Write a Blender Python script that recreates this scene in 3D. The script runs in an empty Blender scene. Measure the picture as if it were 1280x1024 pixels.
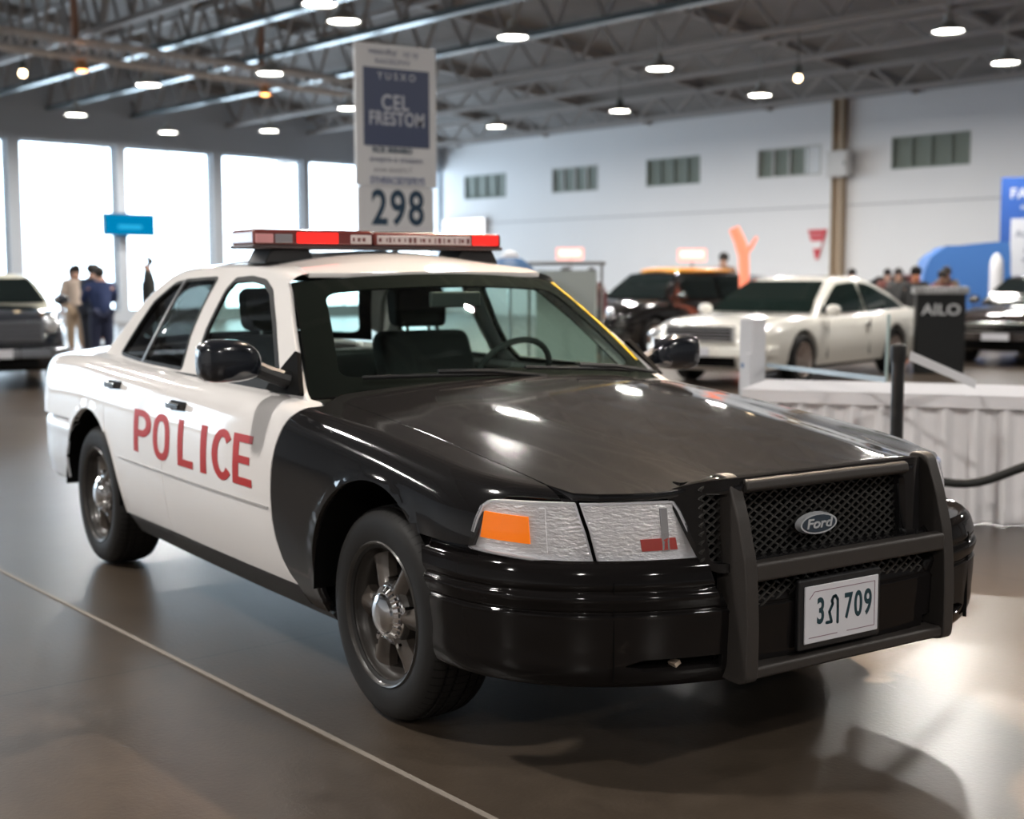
import bpy, bmesh, math, random
import numpy as np
from mathutils import Vector, Matrix
from mathutils.geometry import delaunay_2d_cdt
random.seed(7)
C = bpy.context.scene.collection
PI = math.pi
R = math.radians

# ---------------------------------------------------------------- materials
MATS = {}
def nodes_of(name):
    m = bpy.data.materials.new(name); m.use_nodes = True
    nt = m.node_tree
    return m, nt, nt.nodes['Principled BSDF']
def mat(name, col, rough=.5, metal=0., spec=.5, coat=0., bump=None, emis=None, estr=0., var=None, alpha=None):
    """procedural material: colour + optional noise variation + optional noise bump"""
    if name in MATS: return MATS[name]
    m, nt, b = nodes_of(name)
    b.inputs['Base Color'].default_value = (*col, 1)
    b.inputs['Roughness'].default_value = rough
    b.inputs['Metallic'].default_value = metal
    b.inputs['Specular IOR Level'].default_value = spec
    b.inputs['Coat Weight'].default_value = coat
    b.inputs['Coat Roughness'].default_value = .065
    if emis:
        b.inputs['Emission Color'].default_value = (*emis, 1); b.inputs['Emission Strength'].default_value = estr
    tc = None
    if bump or var:
        tc = nt.nodes.new('ShaderNodeTexCoord')
    if var:
        n = nt.nodes.new('ShaderNodeTexNoise'); n.inputs['Scale'].default_value = var[0]; n.inputs['Detail'].default_value = 5
        nt.links.new(tc.outputs['Object'], n.inputs['Vector'])
        mx = nt.nodes.new('ShaderNodeMix'); mx.data_type = 'RGBA'
        mx.inputs[6].default_value = (*col, 1); mx.inputs[7].default_value = (*var[1], 1)
        nt.links.new(n.outputs['Fac'], mx.inputs[0]); nt.links.new(mx.outputs[2], b.inputs['Base Color'])
    if bump:
        n = nt.nodes.new('ShaderNodeTexNoise'); n.inputs['Scale'].default_value = bump[0]; n.inputs['Detail'].default_value = 3
        nt.links.new(tc.outputs['Object'], n.inputs['Vector'])
        bp = nt.nodes.new('ShaderNodeBump'); bp.inputs['Strength'].default_value = bump[1]; bp.inputs['Distance'].default_value = .01
        nt.links.new(n.outputs['Fac'], bp.inputs['Height']); nt.links.new(bp.outputs[0], b.inputs['Normal'])
    MATS[name] = m
    return m
def emit(name, col, s):
    if name in MATS: return MATS[name]
    m = bpy.data.materials.new(name); m.use_nodes = True; nt = m.node_tree
    nt.nodes.clear(); o = nt.nodes.new('ShaderNodeOutputMaterial'); e = nt.nodes.new('ShaderNodeEmission')
    e.inputs[0].default_value = (*col, 1); e.inputs[1].default_value = s
    nt.links.new(e.outputs[0], o.inputs[0]); MATS[name] = m
    return m
def glass(name, tint, rough=.0, ior=1.45, refl=1.0):
    """thin sheet glass: tinted transparency mixed with a fresnel mirror"""
    if name in MATS: return MATS[name]
    m = bpy.data.materials.new(name); m.use_nodes = True; nt = m.node_tree
    nt.nodes.clear(); o = nt.nodes.new('ShaderNodeOutputMaterial')
    t = nt.nodes.new('ShaderNodeBsdfTransparent'); t.inputs[0].default_value = (*tint, 1)
    g = nt.nodes.new('ShaderNodeBsdfGlossy'); g.inputs['Roughness'].default_value = rough
    g.inputs[0].default_value = (refl, refl, refl, 1)
    f = nt.nodes.new('ShaderNodeFresnel'); gm = nt.nodes.new('ShaderNodeNewGeometry')
    mr = nt.nodes.new('ShaderNodeMapRange'); mr.inputs['To Min'].default_value = ior; mr.inputs['To Max'].default_value = 1/ior   # same mirror from both faces of a thin sheet
    nt.links.new(gm.outputs['Backfacing'], mr.inputs['Value']); nt.links.new(mr.outputs[0], f.inputs[0])
    mx = nt.nodes.new('ShaderNodeMixShader')
    nt.links.new(f.outputs[0], mx.inputs[0]); nt.links.new(t.outputs[0], mx.inputs[1]); nt.links.new(g.outputs[0], mx.inputs[2])
    nt.links.new(mx.outputs[0], o.inputs[0]); MATS[name] = m
    return m

# ---------------------------------------------------------------- objects
def mesh_obj(name, verts, faces, m, parent=None, normals=None, smooth=True, midx=None):
    me = bpy.data.meshes.new(name); me.from_pydata([tuple(v) for v in verts], [], faces); me.update()
    for mm in (m if isinstance(m, (list, tuple)) else [m]): me.materials.append(mm)
    if midx is not None: me.polygons.foreach_set('material_index', midx)
    me.polygons.foreach_set('use_smooth', [smooth]*len(me.polygons))
    if normals is not None: me.normals_split_custom_set_from_vertices([tuple(n) for n in normals])
    o = bpy.data.objects.new(name, me); C.objects.link(o)
    if parent: o.parent = parent
    return o
def bm_obj(name, bm, m, parent=None, smooth=False, bevel=0, subd=0, angle=35):
    bmesh.ops.recalc_face_normals(bm, faces=bm.faces)
    me = bpy.data.meshes.new(name); bm.to_mesh(me); bm.free()
    for mm in (m if isinstance(m, (list, tuple)) else [m]): me.materials.append(mm)
    o = bpy.data.objects.new(name, me); C.objects.link(o)
    if smooth:
        me.polygons.foreach_set('use_smooth', [True]*len(me.polygons))
        me.set_sharp_from_angle(angle=R(angle))
    if parent: o.parent = parent
    if bevel:
        md = o.modifiers.new('bevel', 'BEVEL'); md.width = bevel; md.segments = 3; md.limit_method = 'ANGLE'; md.angle_limit = R(40)
        me.polygons.foreach_set('use_smooth', [True]*len(me.polygons)); me.set_sharp_from_angle(angle=R(60)); md.harden_normals = True
    if subd:
        md = o.modifiers.new('subd', 'SUBSURF'); md.levels = subd; md.render_levels = subd
        me.polygons.foreach_set('use_smooth', [True]*len(me.polygons))
    return o
def empty(name, loc=(0, 0, 0), rz=0):
    o = bpy.data.objects.new(name, None); C.objects.link(o); o.location = loc; o.rotation_euler.z = rz; o.empty_display_size = .2
    return o
def tag(o, label=None, cat=None, group=None, kind=None):
    if label: o['label'] = label
    if cat: o['category'] = cat
    if group: o['group'] = group
    if kind: o['kind'] = kind
    return o
def copy_tree(o, parent=None):
    c = o.copy(); C.objects.link(c); c.parent = parent
    if parent: c.matrix_parent_inverse = o.matrix_parent_inverse.copy()
    for ch in [k for k in bpy.data.objects if k.parent == o]: copy_tree(ch, c)
    return c
def add_box(bm, c, s, rot=None, bev=0):
    r = bmesh.ops.create_cube(bm, size=1)
    M = Matrix.Translation(c) @ (rot.to_4x4() if rot else Matrix.Identity(4)) @ Matrix.Diagonal((*s, 1))
    bmesh.ops.transform(bm, matrix=M, verts=r['verts'])
    if bev:
        es = list({e for v in r['verts'] for e in v.link_edges})
        bmesh.ops.bevel(bm, geom=es, offset=bev, segments=2, affect='EDGES', profile=.6)
def box(name, c, s, m, parent=None, rot=None, bevel=0):
    bm = bmesh.new(); add_box(bm, c, s, rot)
    return bm_obj(name, bm, m, parent, bevel=bevel)
def add_bar(bm, a, b, w, h=None, up=Vector((0, 0, 1))):
    """rectangular bar from a to b"""
    a = Vector(a); b = Vector(b); d = (b-a); L = d.length; d.normalize(); h = h or w
    s = d.cross(up)
    if s.length < 1e-4: s = d.cross(Vector((1, 0, 0)))
    s.normalize(); u = s.cross(d)
    rot = Matrix((d, s, u)).transposed()
    add_box(bm, (a+b)/2, (L, w, h), rot)
def add_tube(bm, pts, r, seg=12, cap=True):
    """round tube along pts, r constant or per-point"""
    pts = [Vector(p) for p in pts]; n = len(pts)
    rs = r if isinstance(r, (list, tuple)) else [r]*n
    rings = []; prev = None
    for i, p in enumerate(pts):
        t = (pts[min(i+1, n-1)]-pts[max(i-1, 0)]).normalized()
        if prev is None:
            a = t.cross(Vector((0, 0, 1)))
            if a.length < 1e-3: a = t.cross(Vector((1, 0, 0)))
        else: a = prev-t*prev.dot(t)
        a.normalize(); prev = a; b = t.cross(a)
        rings.append([bm.verts.new(p+(a*math.cos(2*PI*k/seg)+b*math.sin(2*PI*k/seg))*rs[i]) for k in range(seg)])
    for i in range(n-1):
        for k in range(seg):
            bm.faces.new((rings[i][k], rings[i][(k+1) % seg], rings[i+1][(k+1) % seg], rings[i+1][k]))
    if cap: bm.faces.new(rings[0][::-1]); bm.faces.new(rings[-1])
def tube(name, pts, r, m, parent=None, seg=12):
    bm = bmesh.new(); add_tube(bm, pts, r, seg)
    return bm_obj(name, bm, m, parent, smooth=True)
def lathe(name, prof, axis, origin, m, parent=None, seg=64, closed=False, angle=30):
    """prof: (r, h) pairs; revolved round `axis` ('y' or 'z'), h along it"""
    bm = bmesh.new(); rings = []
    for r, h in prof:
        ring = []
        for k in range(seg):
            a = 2*PI*k/seg
            if axis == 'y': p = (origin[0]+r*math.cos(a), origin[1]+h, origin[2]+r*math.sin(a))
            elif axis == 'x': p = (origin[0]+h, origin[1]+r*math.cos(a), origin[2]+r*math.sin(a))
            else: p = (origin[0]+r*math.cos(a), origin[1]+r*math.sin(a), origin[2]+h)
            ring.append(bm.verts.new(p))
        rings.append(ring)
    n = len(rings)
    for i in range(n if closed else n-1):
        A, B = rings[i], rings[(i+1) % n]
        for k in range(seg): bm.faces.new((A[k], A[(k+1) % seg], B[(k+1) % seg], B[k]))
    if not closed:
        for rr, rg in ((prof[0][0], rings[0]), (prof[-1][0], rings[-1])):
            if rr < .02: bmesh.ops.contextual_create(bm, geom=rg)
    return bm_obj(name, bm, m, parent, smooth=True, angle=angle)
def prism(name, poly, h0, h1, plane, m, parent=None, bevel=0, smooth=False):
    """2-D polygon extruded between h0 and h1 along the axis normal to plane ('xz','yz','xy')"""
    bm = bmesh.new(); add_prism(bm, poly, h0, h1, plane)
    return bm_obj(name, bm, m, parent, bevel=bevel, smooth=smooth)
def add_prism(bm, poly, h0, h1, plane):
    f = {'xz': lambda p, h: (p[0], h, p[1]), 'yz': lambda p, h: (h, p[0], p[1]), 'xy': lambda p, h: (p[0], p[1], h)}[plane]
    a = [bm.verts.new(f(p, h0)) for p in poly]; b = [bm.verts.new(f(p, h1)) for p in poly]
    n = len(poly); bm.faces.new(a); bm.faces.new(b[::-1])
    for i in range(n): bm.faces.new((a[i], b[i], b[(i+1) % n], a[(i+1) % n]))

# ---------------------------------------------------------------- maths
def curve(xs, ys):
    """cubic Hermite through points (finite-difference tangents)"""
    xs = list(xs); ys = list(ys); n = len(xs); d = [(ys[i+1]-ys[i])/(xs[i+1]-xs[i]) for i in range(n-1)]
    m = [d[0]]+[(d[i-1]*(xs[i+1]-xs[i])+d[i]*(xs[i]-xs[i-1]))/(xs[i+1]-xs[i-1]) for i in range(1, n-1)]+[d[-1]]
    def f(x):
        if x <= xs[0]: return ys[0]+m[0]*(x-xs[0])
        if x >= xs[-1]: return ys[-1]+m[-1]*(x-xs[-1])
        i = 0
        while x > xs[i+1]: i += 1
        h = xs[i+1]-xs[i]; t = (x-xs[i])/h
        return (2*t**3-3*t*t+1)*ys[i]+(t**3-2*t*t+t)*h*m[i]+(-2*t**3+3*t*t)*ys[i+1]+(t**3-t*t)*h*m[i+1]
    return f
def sstep(a, b, x):
    t = min(1, max(0, (x-a)/(b-a))); return t*t*(3-2*t)
def arc(cx, cz, r, a0, a1, n=24):
    return [(cx+r*math.cos(R(a0+(a1-a0)*i/n)), cz+r*math.sin(R(a0+(a1-a0)*i/n))) for i in range(n+1)]
def rounded(poly, r, n=5):
    """round every corner of a polygon by radius r (or per-corner list)"""
    out = []; N = len(poly)
    for i in range(N):
        rr = r[i] if isinstance(r, (list, tuple)) else r
        p = Vector(poly[i]); a = Vector(poly[i-1])-p; b = Vector(poly[(i+1) % N])-p
        if rr <= 0: out.append(tuple(p)); continue
        k = min(rr, a.length*.45, b.length*.45)
        A = p+a.normalized()*k; B = p+b.normalized()*k
        for j in range(n+1):
            t = j/n; q = A*(1-t)**2+p*2*t*(1-t)+B*t*t; out.append(tuple(q))
    return out
def densify(loop, s):
    out = []
    for i in range(len(loop)):
        a = Vector(loop[i]); b = Vector(loop[(i+1) % len(loop)]); L = (b-a)
        k = max(1, int(math.ceil(max(abs(L.x)/s[0], abs(L.y)/s[1]))))
        for j in range(k): out.append(tuple(a+L*j/k))
    return out
def inside(px, py, loops):
    r = np.zeros(len(px), bool)
    for lp in loops:
        q = np.array(lp); x0, y0 = q[:, 0], q[:, 1]; x1, y1 = np.roll(x0, -1), np.roll(y0, -1)
        for i in range(len(q)):
            if y0[i] == y1[i]: continue
            c = ((y0[i] > py) != (y1[i] > py))
            xi = (x1[i]-x0[i])*(py-y0[i])/(y1[i]-y0[i])+x0[i]
            r ^= c & (px < xi)
    return r
def sheet(name, loops, surf, m, parent=None, step=(.03, .03), thick=.012, off=0., centre=(-1.6, 0, .6), flip=False):
    """panel cut to 2-D loops (first outer, rest holes) and laid on surf(a,b); real edge thickness"""
    L = [densify(lp, step) for lp in loops]
    co = []; ed = []
    for lp in L:
        s = len(co); co += lp; ed += [(s+i, s+(i+1) % len(lp)) for i in range(len(lp))]
    A = np.array(L[0]); lo, hi = A.min(0), A.max(0)
    gx = np.arange(lo[0]+step[0]*.5, hi[0], step[0]); gy = np.arange(lo[1]+step[1]*.5, hi[1], step[1])
    if len(gx) and len(gy):
        X, Y = np.meshgrid(gx, gy); X = X.ravel(); Y = Y.ravel(); k = inside(X, Y, L); X = X[k]; Y = Y[k]
        bnd = np.array(co)
        for x, y in zip(X, Y):
            dd = np.min(((bnd[:, 0]-x)/step[0])**2+((bnd[:, 1]-y)/step[1])**2)
            if dd > .2: co.append((float(x), float(y)))
    vs, es, fs, _, _, _ = delaunay_2d_cdt([Vector((c[0]/step[0], c[1]/step[1])) for c in co], ed, [], 0, 1e-5)
    vs = [(v[0]*step[0], v[1]*step[1]) for v in vs]
    cx = np.array([sum(vs[i][0] for i in f)/3 for f in fs]); cy = np.array([sum(vs[i][1] for i in f)/3 for f in fs])
    k = inside(cx, cy, L); fs = [tuple(f) for f, kk in zip(fs, k) if kk]
    c = Vector(centre); P = []; N = []
    e = 1e-3
    for a, b in vs:
        p = Vector(surf(a, b)); ta = Vector(surf(a+e, b))-Vector(surf(a-e, b)); tb = Vector(surf(a, b+e))-Vector(surf(a, b-e))
        n = ta.cross(tb)
        if n.length < 1e-12: n = (p-c)
        n.normalize()
        if n.dot(p-c) < 0: n = -n
        if flip: n = -n
        P.append(p+n*off); N.append(n)
    out = []
    cnt = {}
    for f in fs:
        g = (P[f[1]]-P[f[0]]).cross(P[f[2]]-P[f[0]])
        if g.dot(N[f[0]]+N[f[1]]+N[f[2]]) < 0: f = (f[0], f[2], f[1])
        out.append(f)
        for i in range(3):
            ee = (f[i], f[(i+1) % 3]); cnt[ee] = cnt.get(ee, 0)+1
    faces = list(out)
    if thick:
        n0 = len(P)
        for (i, j) in [q for q in cnt if (q[1], q[0]) not in cnt]:
            nn = (N[i]+N[j]).normalized(); d = (P[j]-P[i]).cross(nn)
            if d.length < 1e-12: continue
            d.normalize(); s = len(P)
            P += [P[i].copy(), P[j].copy(), P[j]-N[j]*thick, P[i]-N[i]*thick]; N += [(d+N[i]*.6).normalized(), (d+N[j]*.6).normalized(), d, d]
            faces.append((s+1, s, s+3, s+2))
    return mesh_obj(name, P, faces, m, parent, normals=N)
def text_mesh(name, body, size, m, M, parent=None, extrude=.002, bold=0., sx=1., align='CENTER', spacing=1.):
    cu = bpy.data.curves.new(name, 'FONT'); cu.body = body; cu.size = size; cu.align_x = align; cu.align_y = 'CENTER'
    cu.extrude = extrude; cu.offset = bold; cu.space_character = spacing
    o = bpy.data.objects.new(name, cu); C.objects.link(o)
    dg = bpy.context.evaluated_depsgraph_get(); me = bpy.data.meshes.new_from_object(o.evaluated_get(dg))
    bpy.data.objects.remove(o); bpy.data.curves.remove(cu)
    me.transform(M @ Matrix.Diagonal((sx, 1, 1, 1))); me.materials.clear(); me.materials.append(m); me.name = name
    o = bpy.data.objects.new(name, me); C.objects.link(o)
    if parent: o.parent = parent
    return o
def frame_at(o, xdir, ydir):
    x = Vector(xdir).normalized(); y = Vector(ydir).normalized(); z = x.cross(y)
    M = Matrix((x, y, z)).transposed().to_4x4(); M.translation = Vector(o); return M
# ================================================================ the patrol car
# car frame = world frame: x forward, front axle at x=0, y left, z up; right side (y<0) faces the camera
white_paint = mat('white_paint', (.82, .79, .775), .5, coat=1., spec=0.)
black_paint = mat('black_paint', (.010, .0095, .010), .5, coat=1., spec=.006)
roof_paint = mat('roof_paint', (.82, .79, .77), .5, coat=1., spec=0.)
black_plastic = mat('black_plastic', (.012, .012, .013), .45, bump=(220, .15))
bumper_paint = mat('bumper_paint', (.009, .008, .008), .45, coat=.45, spec=0.)
matte_metal = mat('matte_black_metal', (.040, .035, .032), .5, metal=.2, spec=.4, bump=(300, .12))
dark_void = mat('dark_void', (.004, .004, .004), .9, spec=.1)
chrome = mat('chrome', (.75, .75, .76), .12, metal=1.)
rubber = None
windshield_glass = glass('windshield_glass', (.80, .93, .87), 0, 1.5)
side_glass = glass('side_glass', (.74, .88, .81), 0, 1.45)
tint_glass = glass('tint_glass', (.10, .10, .10), 0, 1.5)

car = empty('police_car', (0, 0, 0))
tag(car, 'black and white police sedan with red POLICE lettering, roof light bar and black push bar', 'police car')

zc = curve([-4.4, -4.2, -4.0, -3.6, -3.2, -2.5, -1.75, -1.1, -.7, -.3, 0, .3, .6, .8, 1.02, 1.1], [.97, 1.025, 1.05, 1.085, 1.098, 1.083, 1.070, 1.063, 1.05, 1.018, .988, .953, .915, .886, .853, .838])
def T(x, y):
    a = abs(y)/.77; g = sstep(-.75, .8, x)
    if x < -2: return zc(x)-.062*a*a
    yd = .50-.07*sstep(-.5, 1, x)
    return zc(x)-.042*a*a-.022*(g*sstep(yd-.10, yd+.16, abs(y))+(1-g)*a*a)
NX0, NA, NB, NN = .38, .64, .965, 2.3
NNS = {-1: 2.3, 1: 2.35}; SIDE = -1   # the far corner of the nose is squarer
RX0, RA, RB, RN = -3.55, .78, .955, 2.2
def sup_y(q, A, B, n):
    q = max(0., min(.9999, q/A)); return B*(1-q**n)**(1/n)
def WF(x, s):
    if x > NX0: return sup_y(x-NX0, NA, NB, NNS[s])/.982
    if x < RX0: return sup_y(RX0-x, RA, RB, RN)/.982
    if x > -1.2: return .965/.982+(1-.965/.982)*(1-sstep(-1.2, NX0, x))
    return .955/.982+(1-.955/.982)*sstep(RX0, -1.2, x)
def rows(x, s):
    w = WF(x, s); zt = T(x, .84*w)
    zl = zt-.055
    return [(.885*w, .24), (.935*w, .325), (.968*w, .455), (.982*w, .585), (.984*w, .60+(zl-.60)*.36), (.972*w, .60+(zl-.60)*.72),
            (.945*w, zl), (.902*w, zt-.013), (.84*w, zt), (.70*w, T(x, .70*w)), (.45*w, T(x, .45*w)), (0, T(x, 0))]
def flare(x, z):
    f = 0
    for cx, cz, r in ((.02, .355, .425), (-2.88, .355, .425)):
        d = math.hypot(x-cx, z-cz); f += .005*math.exp(-((d-r)/.018)**2)
    return f
_cache = {}
def sec(x, v, s=None):
    s = s or SIDE; k = (round(x, 5), s)
    r = _cache.get(k)
    if r is None: r = rows(x, s); _cache[k] = r
    n = len(r); i = max(0, min(n-2, int(math.floor(v)))); t = v-i
    p1, p2 = r[i], r[i+1]; p0 = r[i-1] if i > 0 else (2*p1[0]-p2[0], 2*p1[1]-p2[1]); p3 = r[i+2] if i < n-2 else (-p1[0], p1[1])
    q = [.5*(2*p1[j]+(p2[j]-p0[j])*t+(2*p0[j]-5*p1[j]+4*p2[j]-p3[j])*t*t+(3*p1[j]-p0[j]-3*p2[j]+p3[j])*t**3) for j in (0, 1)]
    y, z = q
    if v < 7: y += flare(x, z)*(1-sstep(5.5, 7, v))
    return y, z
def v_of_z(x, z):
    a, b = 0., 7.6
    for _ in range(30):
        c = (a+b)/2
        if sec(x, c)[1] < z: a = c
        else: b = c
    return a
def v_of_y(x, y):
    a, b = 6., 11.
    for _ in range(30):
        c = (a+b)/2
        if sec(x, c)[0] > y: a = c
        else: b = c
    return a
def XZ(pts): return [(x, v_of_z(x, z)) for x, z in pts]
def lower(s):
    def f(x, v):
        y, z = sec(x, v, s); return (x, s*y, z)
    return f
def line(a, b, n):
    return [(a[0]+(b[0]-a[0])*i/n, a[1]+(b[1]-a[1])*i/n) for i in range(n+1)]
STEP = (.03, .25)
g = .004
fb = [(-.575, .335), (-.625, .375), (-.655, .42), (-.677, .48), (-.69, .55), (-.69, .65), (-.683, .74), (-.665, .82), (-.635, .89), (-.60, .935)]
for s, side in ((-1, 'right'), (1, 'left')):
    SIDE = s
    # front fender
    xq = .80 if s < 0 else .805
    rear = XZ([(x+g, z) for x, z in fb]); rear += [(-.57, 7.2), (-.545, 8.0)]
    seam = [(-.60, v_of_y(-.60, .765))]+[(x, v_of_y(x, .772)) for x in np.linspace(-.5, .7, 25)]+[(xq, v_of_y(xq, .755))]
    hl = XZ([(xq, .806), (.74, .808), (.68, .810), (.64, .808), (.612, .79), (.598, .74), (.586, .69), (.576, .664)])
    bt = XZ([(.52, .664), (.445, .664)])
    ar = XZ([p for p in arc(.02, .355, .425, 47, 185, 40)]+[(-.40, .30)])
    front = rear+seam+hl+bt+ar
    ff = sheet('front_fender', [front+XZ([(-.42, .262), (-.52, .262)])], lower(s), black_paint, car, STEP, .03)
    # front door
    dr = [(-1.80, v_of_z(-1.80, z)) for z in np.linspace(.335, .95, 10)]+[(-1.80, 8.15)]
    top = [(x, 8.15) for x in np.linspace(-1.75, -.60, 24)]
    fr = [(-.555, 8.0), (-.58, 7.2)]+XZ([(x-g, z) for x, z in fb[::-1]])
    fd = sheet('front_door', [fr+dr+top], lower(s), white_paint, car, STEP, .03)
    # rear door
    arr = [p for p in arc(-2.88, .355, .437, 52, -4, 24)]
    rd = [(-1.806, v_of_z(-1.806, z)) for z in np.linspace(.335, .95, 10)]+[(-1.806, 8.15)]+[(x, 8.15) for x in np.linspace(-1.85, -2.62, 18)]
    rd += [(-2.622, 7.2)]+XZ([(-2.625, .93), (-2.63, .82)]+arr)
    rdo = sheet('rear_door', [rd], lower(s), white_paint, car, STEP, .03)
    # quarter panel
    qp = [(-2.628, 8.15), (-2.628, 7.2)]+XZ([(-2.631, .93), (-2.636, .82)])+XZ(arc(-2.88, .355, .425, 52, 130, 30))
    qp = qp+XZ([p for p in arc(-2.88, .355, .425, 132, 140, 3)])
    qp += XZ([(x, .70) for x in np.linspace(-3.22, -4.18, 26)])+XZ([(-4.185, .8), (-4.185, .88)])+[(-4.18, 8.)]
    qp += [(x, v_of_y(x, min(.70, sec(x, 8)[0]-.02))) for x in np.linspace(-4.15, -3.15, 24)]+[(-3.1, 8.6), (-3.0, 8.3)]
    sheet('rear_quarter_panel', [qp], lower(s), white_paint, car, STEP, .03)
    # sill below the doors
    sl = [(x, -.1) for x in np.linspace(-2.43, -.40, 40)]+XZ([(-.40, .255), (-.57, .255), (-.585, .327)])+XZ([(x, .327) for x in np.linspace(-.7, -2.44, 34)])
    sheet('rocker_panel', [sl], lower(s), black_plastic, car, STEP, .05, off=-.006)
    # rub strip line along the doors
    rs = XZ([(x, .590) for x in np.linspace(-2.40, -.715, 40)])+XZ([(x, .598) for x in np.linspace(-.715, -2.40, 40)])
    sheet('side_moulding', [rs], lower(s), mat('white_moulding', (.42, .40, .39), .3), car, (.05, .5), .006, off=.004)
    # inner wheel arches
    for cx in (.02, -2.88):
        bm = bmesh.new(); pr = arc(cx, .355, .425, 0, 180, 30)
        a = [bm.verts.new((p[0], s*.955, p[1])) for p in pr]; b = [bm.verts.new((p[0], s*.55, p[1])) for p in pr]
        for i in range(len(a)-1): bm.faces.new((a[i], a[i+1], b[i+1], b[i]))
        bm.faces.new(b)
        bm_obj('wheel_well', bm, dark_void, car, smooth=True)
    # red letters on both doors
    red = mat('letter_red', (.46, .022, .018), .5, spec=.3)
    def glyph(ch):
        w = .50
        if ch == 'P':
            o = [(0, 0), (.155, 0), (.155, .38), (.30, .38)]+arc(.30, .69, .31, -90, 90, 12)[1:]+[(0, 1)]
            h = [(.155, .535), (.155, .85), (.28, .85)]+arc(.28, .6925, .1575, 90, -90, 10)[1:]
            return [o, h]
        if ch == 'O':
            e = lambda a, b: [(.30+a*math.copysign(abs(math.cos(t))**.8, math.cos(t)), .5+b*math.copysign(abs(math.sin(t))**.8, math.sin(t))) for t in np.linspace(0, 2*PI, 41)[:-1]]
            return [e(.30, .52), e(.145, .36)]
        if ch == 'L': return [[(0, 0), (.46, 0), (.46, .16), (.155, .16), (.155, 1), (0, 1)]]
        if ch == 'I': return [[(0, 0), (.155, 0), (.155, 1), (0, 1)]]
        if ch == 'E': return [[(0, 0), (.50, 0), (.50, .155), (.155, .155), (.155, .43), (.44, .43), (.44, .58), (.155, .58), (.155, .845), (.49, .845), (.49, 1), (0, 1)]]
        if ch == 'C':
            ou = [(.29+.29*math.cos(R(a)), .5+.52*math.sin(R(a))) for a in range(42, 319, 12)]
            inn = [(.29+.135*math.cos(R(a)), .5+.36*math.sin(R(a))) for a in range(318, 41, -12)]
            return [ou+inn]
    xs = [-2.165, -1.905, -1.60, -1.345, -1.225, -1.02]; hh = .188; ww = {'P': .38, 'O': .345, 'L': .375, 'I': .40, 'C': .36, 'E': .345}
    for ch, x0 in zip('POLICE', xs):
        if s > 0: x0 = -2.165+(-.85-(x0+ww[ch]*.5))  # mirrored order so that it reads from the left too
        parts_ = []
        for lp in glyph(ch):
            pts = [((x0+p[0]*ww[ch]) if s < 0 else (x0+.5*ww[ch]-p[0]*ww[ch]), .648+p[1]*hh) for p in densify(lp, (.1, .1))]
            parts_.append(XZ(pts))
        sheet('police_letter', parts_, lower(s), red, car, (.03, .4), .0015, off=.0022)

# hood, trunk, cowl
def top_sheet(name, half, m, step=(.03, .03), thick=.02, surf=T, off=0, holes=()):
    full = half+[(x, -y) for x, y in half[::-1] if abs(y) > 1e-6]
    return sheet(name, [full]+list(holes), lambda x, y: (x, y, surf(x, y)), m, car, step, thick, off=off)
hood_half = [(-.50, 0), (-.515, .2), (-.55, .40), (-.60, .58), (-.635, .70), (-.62, .755), (-.58, .768)]+[(x, .768) for x in np.linspace(-.5, .70, 20)]+[(.795, .752), (.845, .70), (.893, .62), (.925, .55), (.945, .505), (.975, .455), (1.012, .415), (1.035, .36), (1.043, .2), (1.046, 0)]
hood_left = [(x, y) for x, y in hood_half if x < .71 and y > .01]+[(.80, .758), (.815, .742), (.855, .70), (.902, .62), (.932, .55), (.950, .505), (.976, .455), (1.012, .415), (1.035, .36), (1.043, .2)]
# hood_half runs from the rear centre round to the front centre on the right; mirror it for y<0 and close with the left one
hood_loop = [(x, -y) for x, y in hood_half]+hood_left[::-1]
sheet('hood', [hood_loop], lambda x, y: (x, y, T(x, y)), black_paint, car, (.025, .02), .022)
trunk_half = [(-3.18, 0), (-3.17, .4), (-3.17, .60), (-3.20, .68), (-3.28, .694), (-4.0, .694), (-4.10, .66), (-4.22, .55), (-4.33, .2), (-4.335, 0)]
top_sheet('trunk_lid', trunk_half, white_paint, (.04, .04), .02)
cowl_half = [(-.92, 0), (-.92, .76), (-.72, .80), (-.56, .79), (-.49, .5), (-.46, 0)]
top_sheet('wiper_cowl', cowl_half, black_plastic, (.05, .05), .02, off=-.028)

# superellipse skins for nose and tail
def supsurf(x0, A, B, n, prof, sx=1, nl=None):
    """t=-90..90 along plan curve, z height; prof(z)=outward offset"""
    def base(t):
        if nl and t > 0:   # keep y(t) the same, only the depth of the far corner changes
            y = B*math.sin(R(t))**(2/n); return x0+sx*A*max(0., 1-(y/B)**nl)**(1/nl), y
        c, q = math.cos(R(t)), math.sin(R(t))
        return x0+sx*A*abs(c)**(2/n)*(1 if c >= 0 else -1), B*abs(q)**(2/n)*(1 if q >= 0 else -1)
    def f(t, z):
        if abs(t) > 90:
            x, y = base(90 if t > 0 else -90); x -= sx*(abs(t)-90)*.01; nx, ny = 0, (1 if t > 0 else -1)
        else:
            x, y = base(t); a, b = base(max(-90, t-.5)), base(min(90, t+.5)); dx, dy = b[0]-a[0], b[1]-a[1]; L = math.hypot(dx, dy) or 1
            nx, ny = dy/L*sx, -dx/L*sx
            if nx*sx < 0: nx, ny = -nx, -ny
        o = prof(z); return (x+nx*o, y+ny*o, z)
    return f
def t_of_y(y, B, n): return math.copysign(math.degrees(math.asin(min(1, abs(y)/B)**(n/2))), y)
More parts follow.
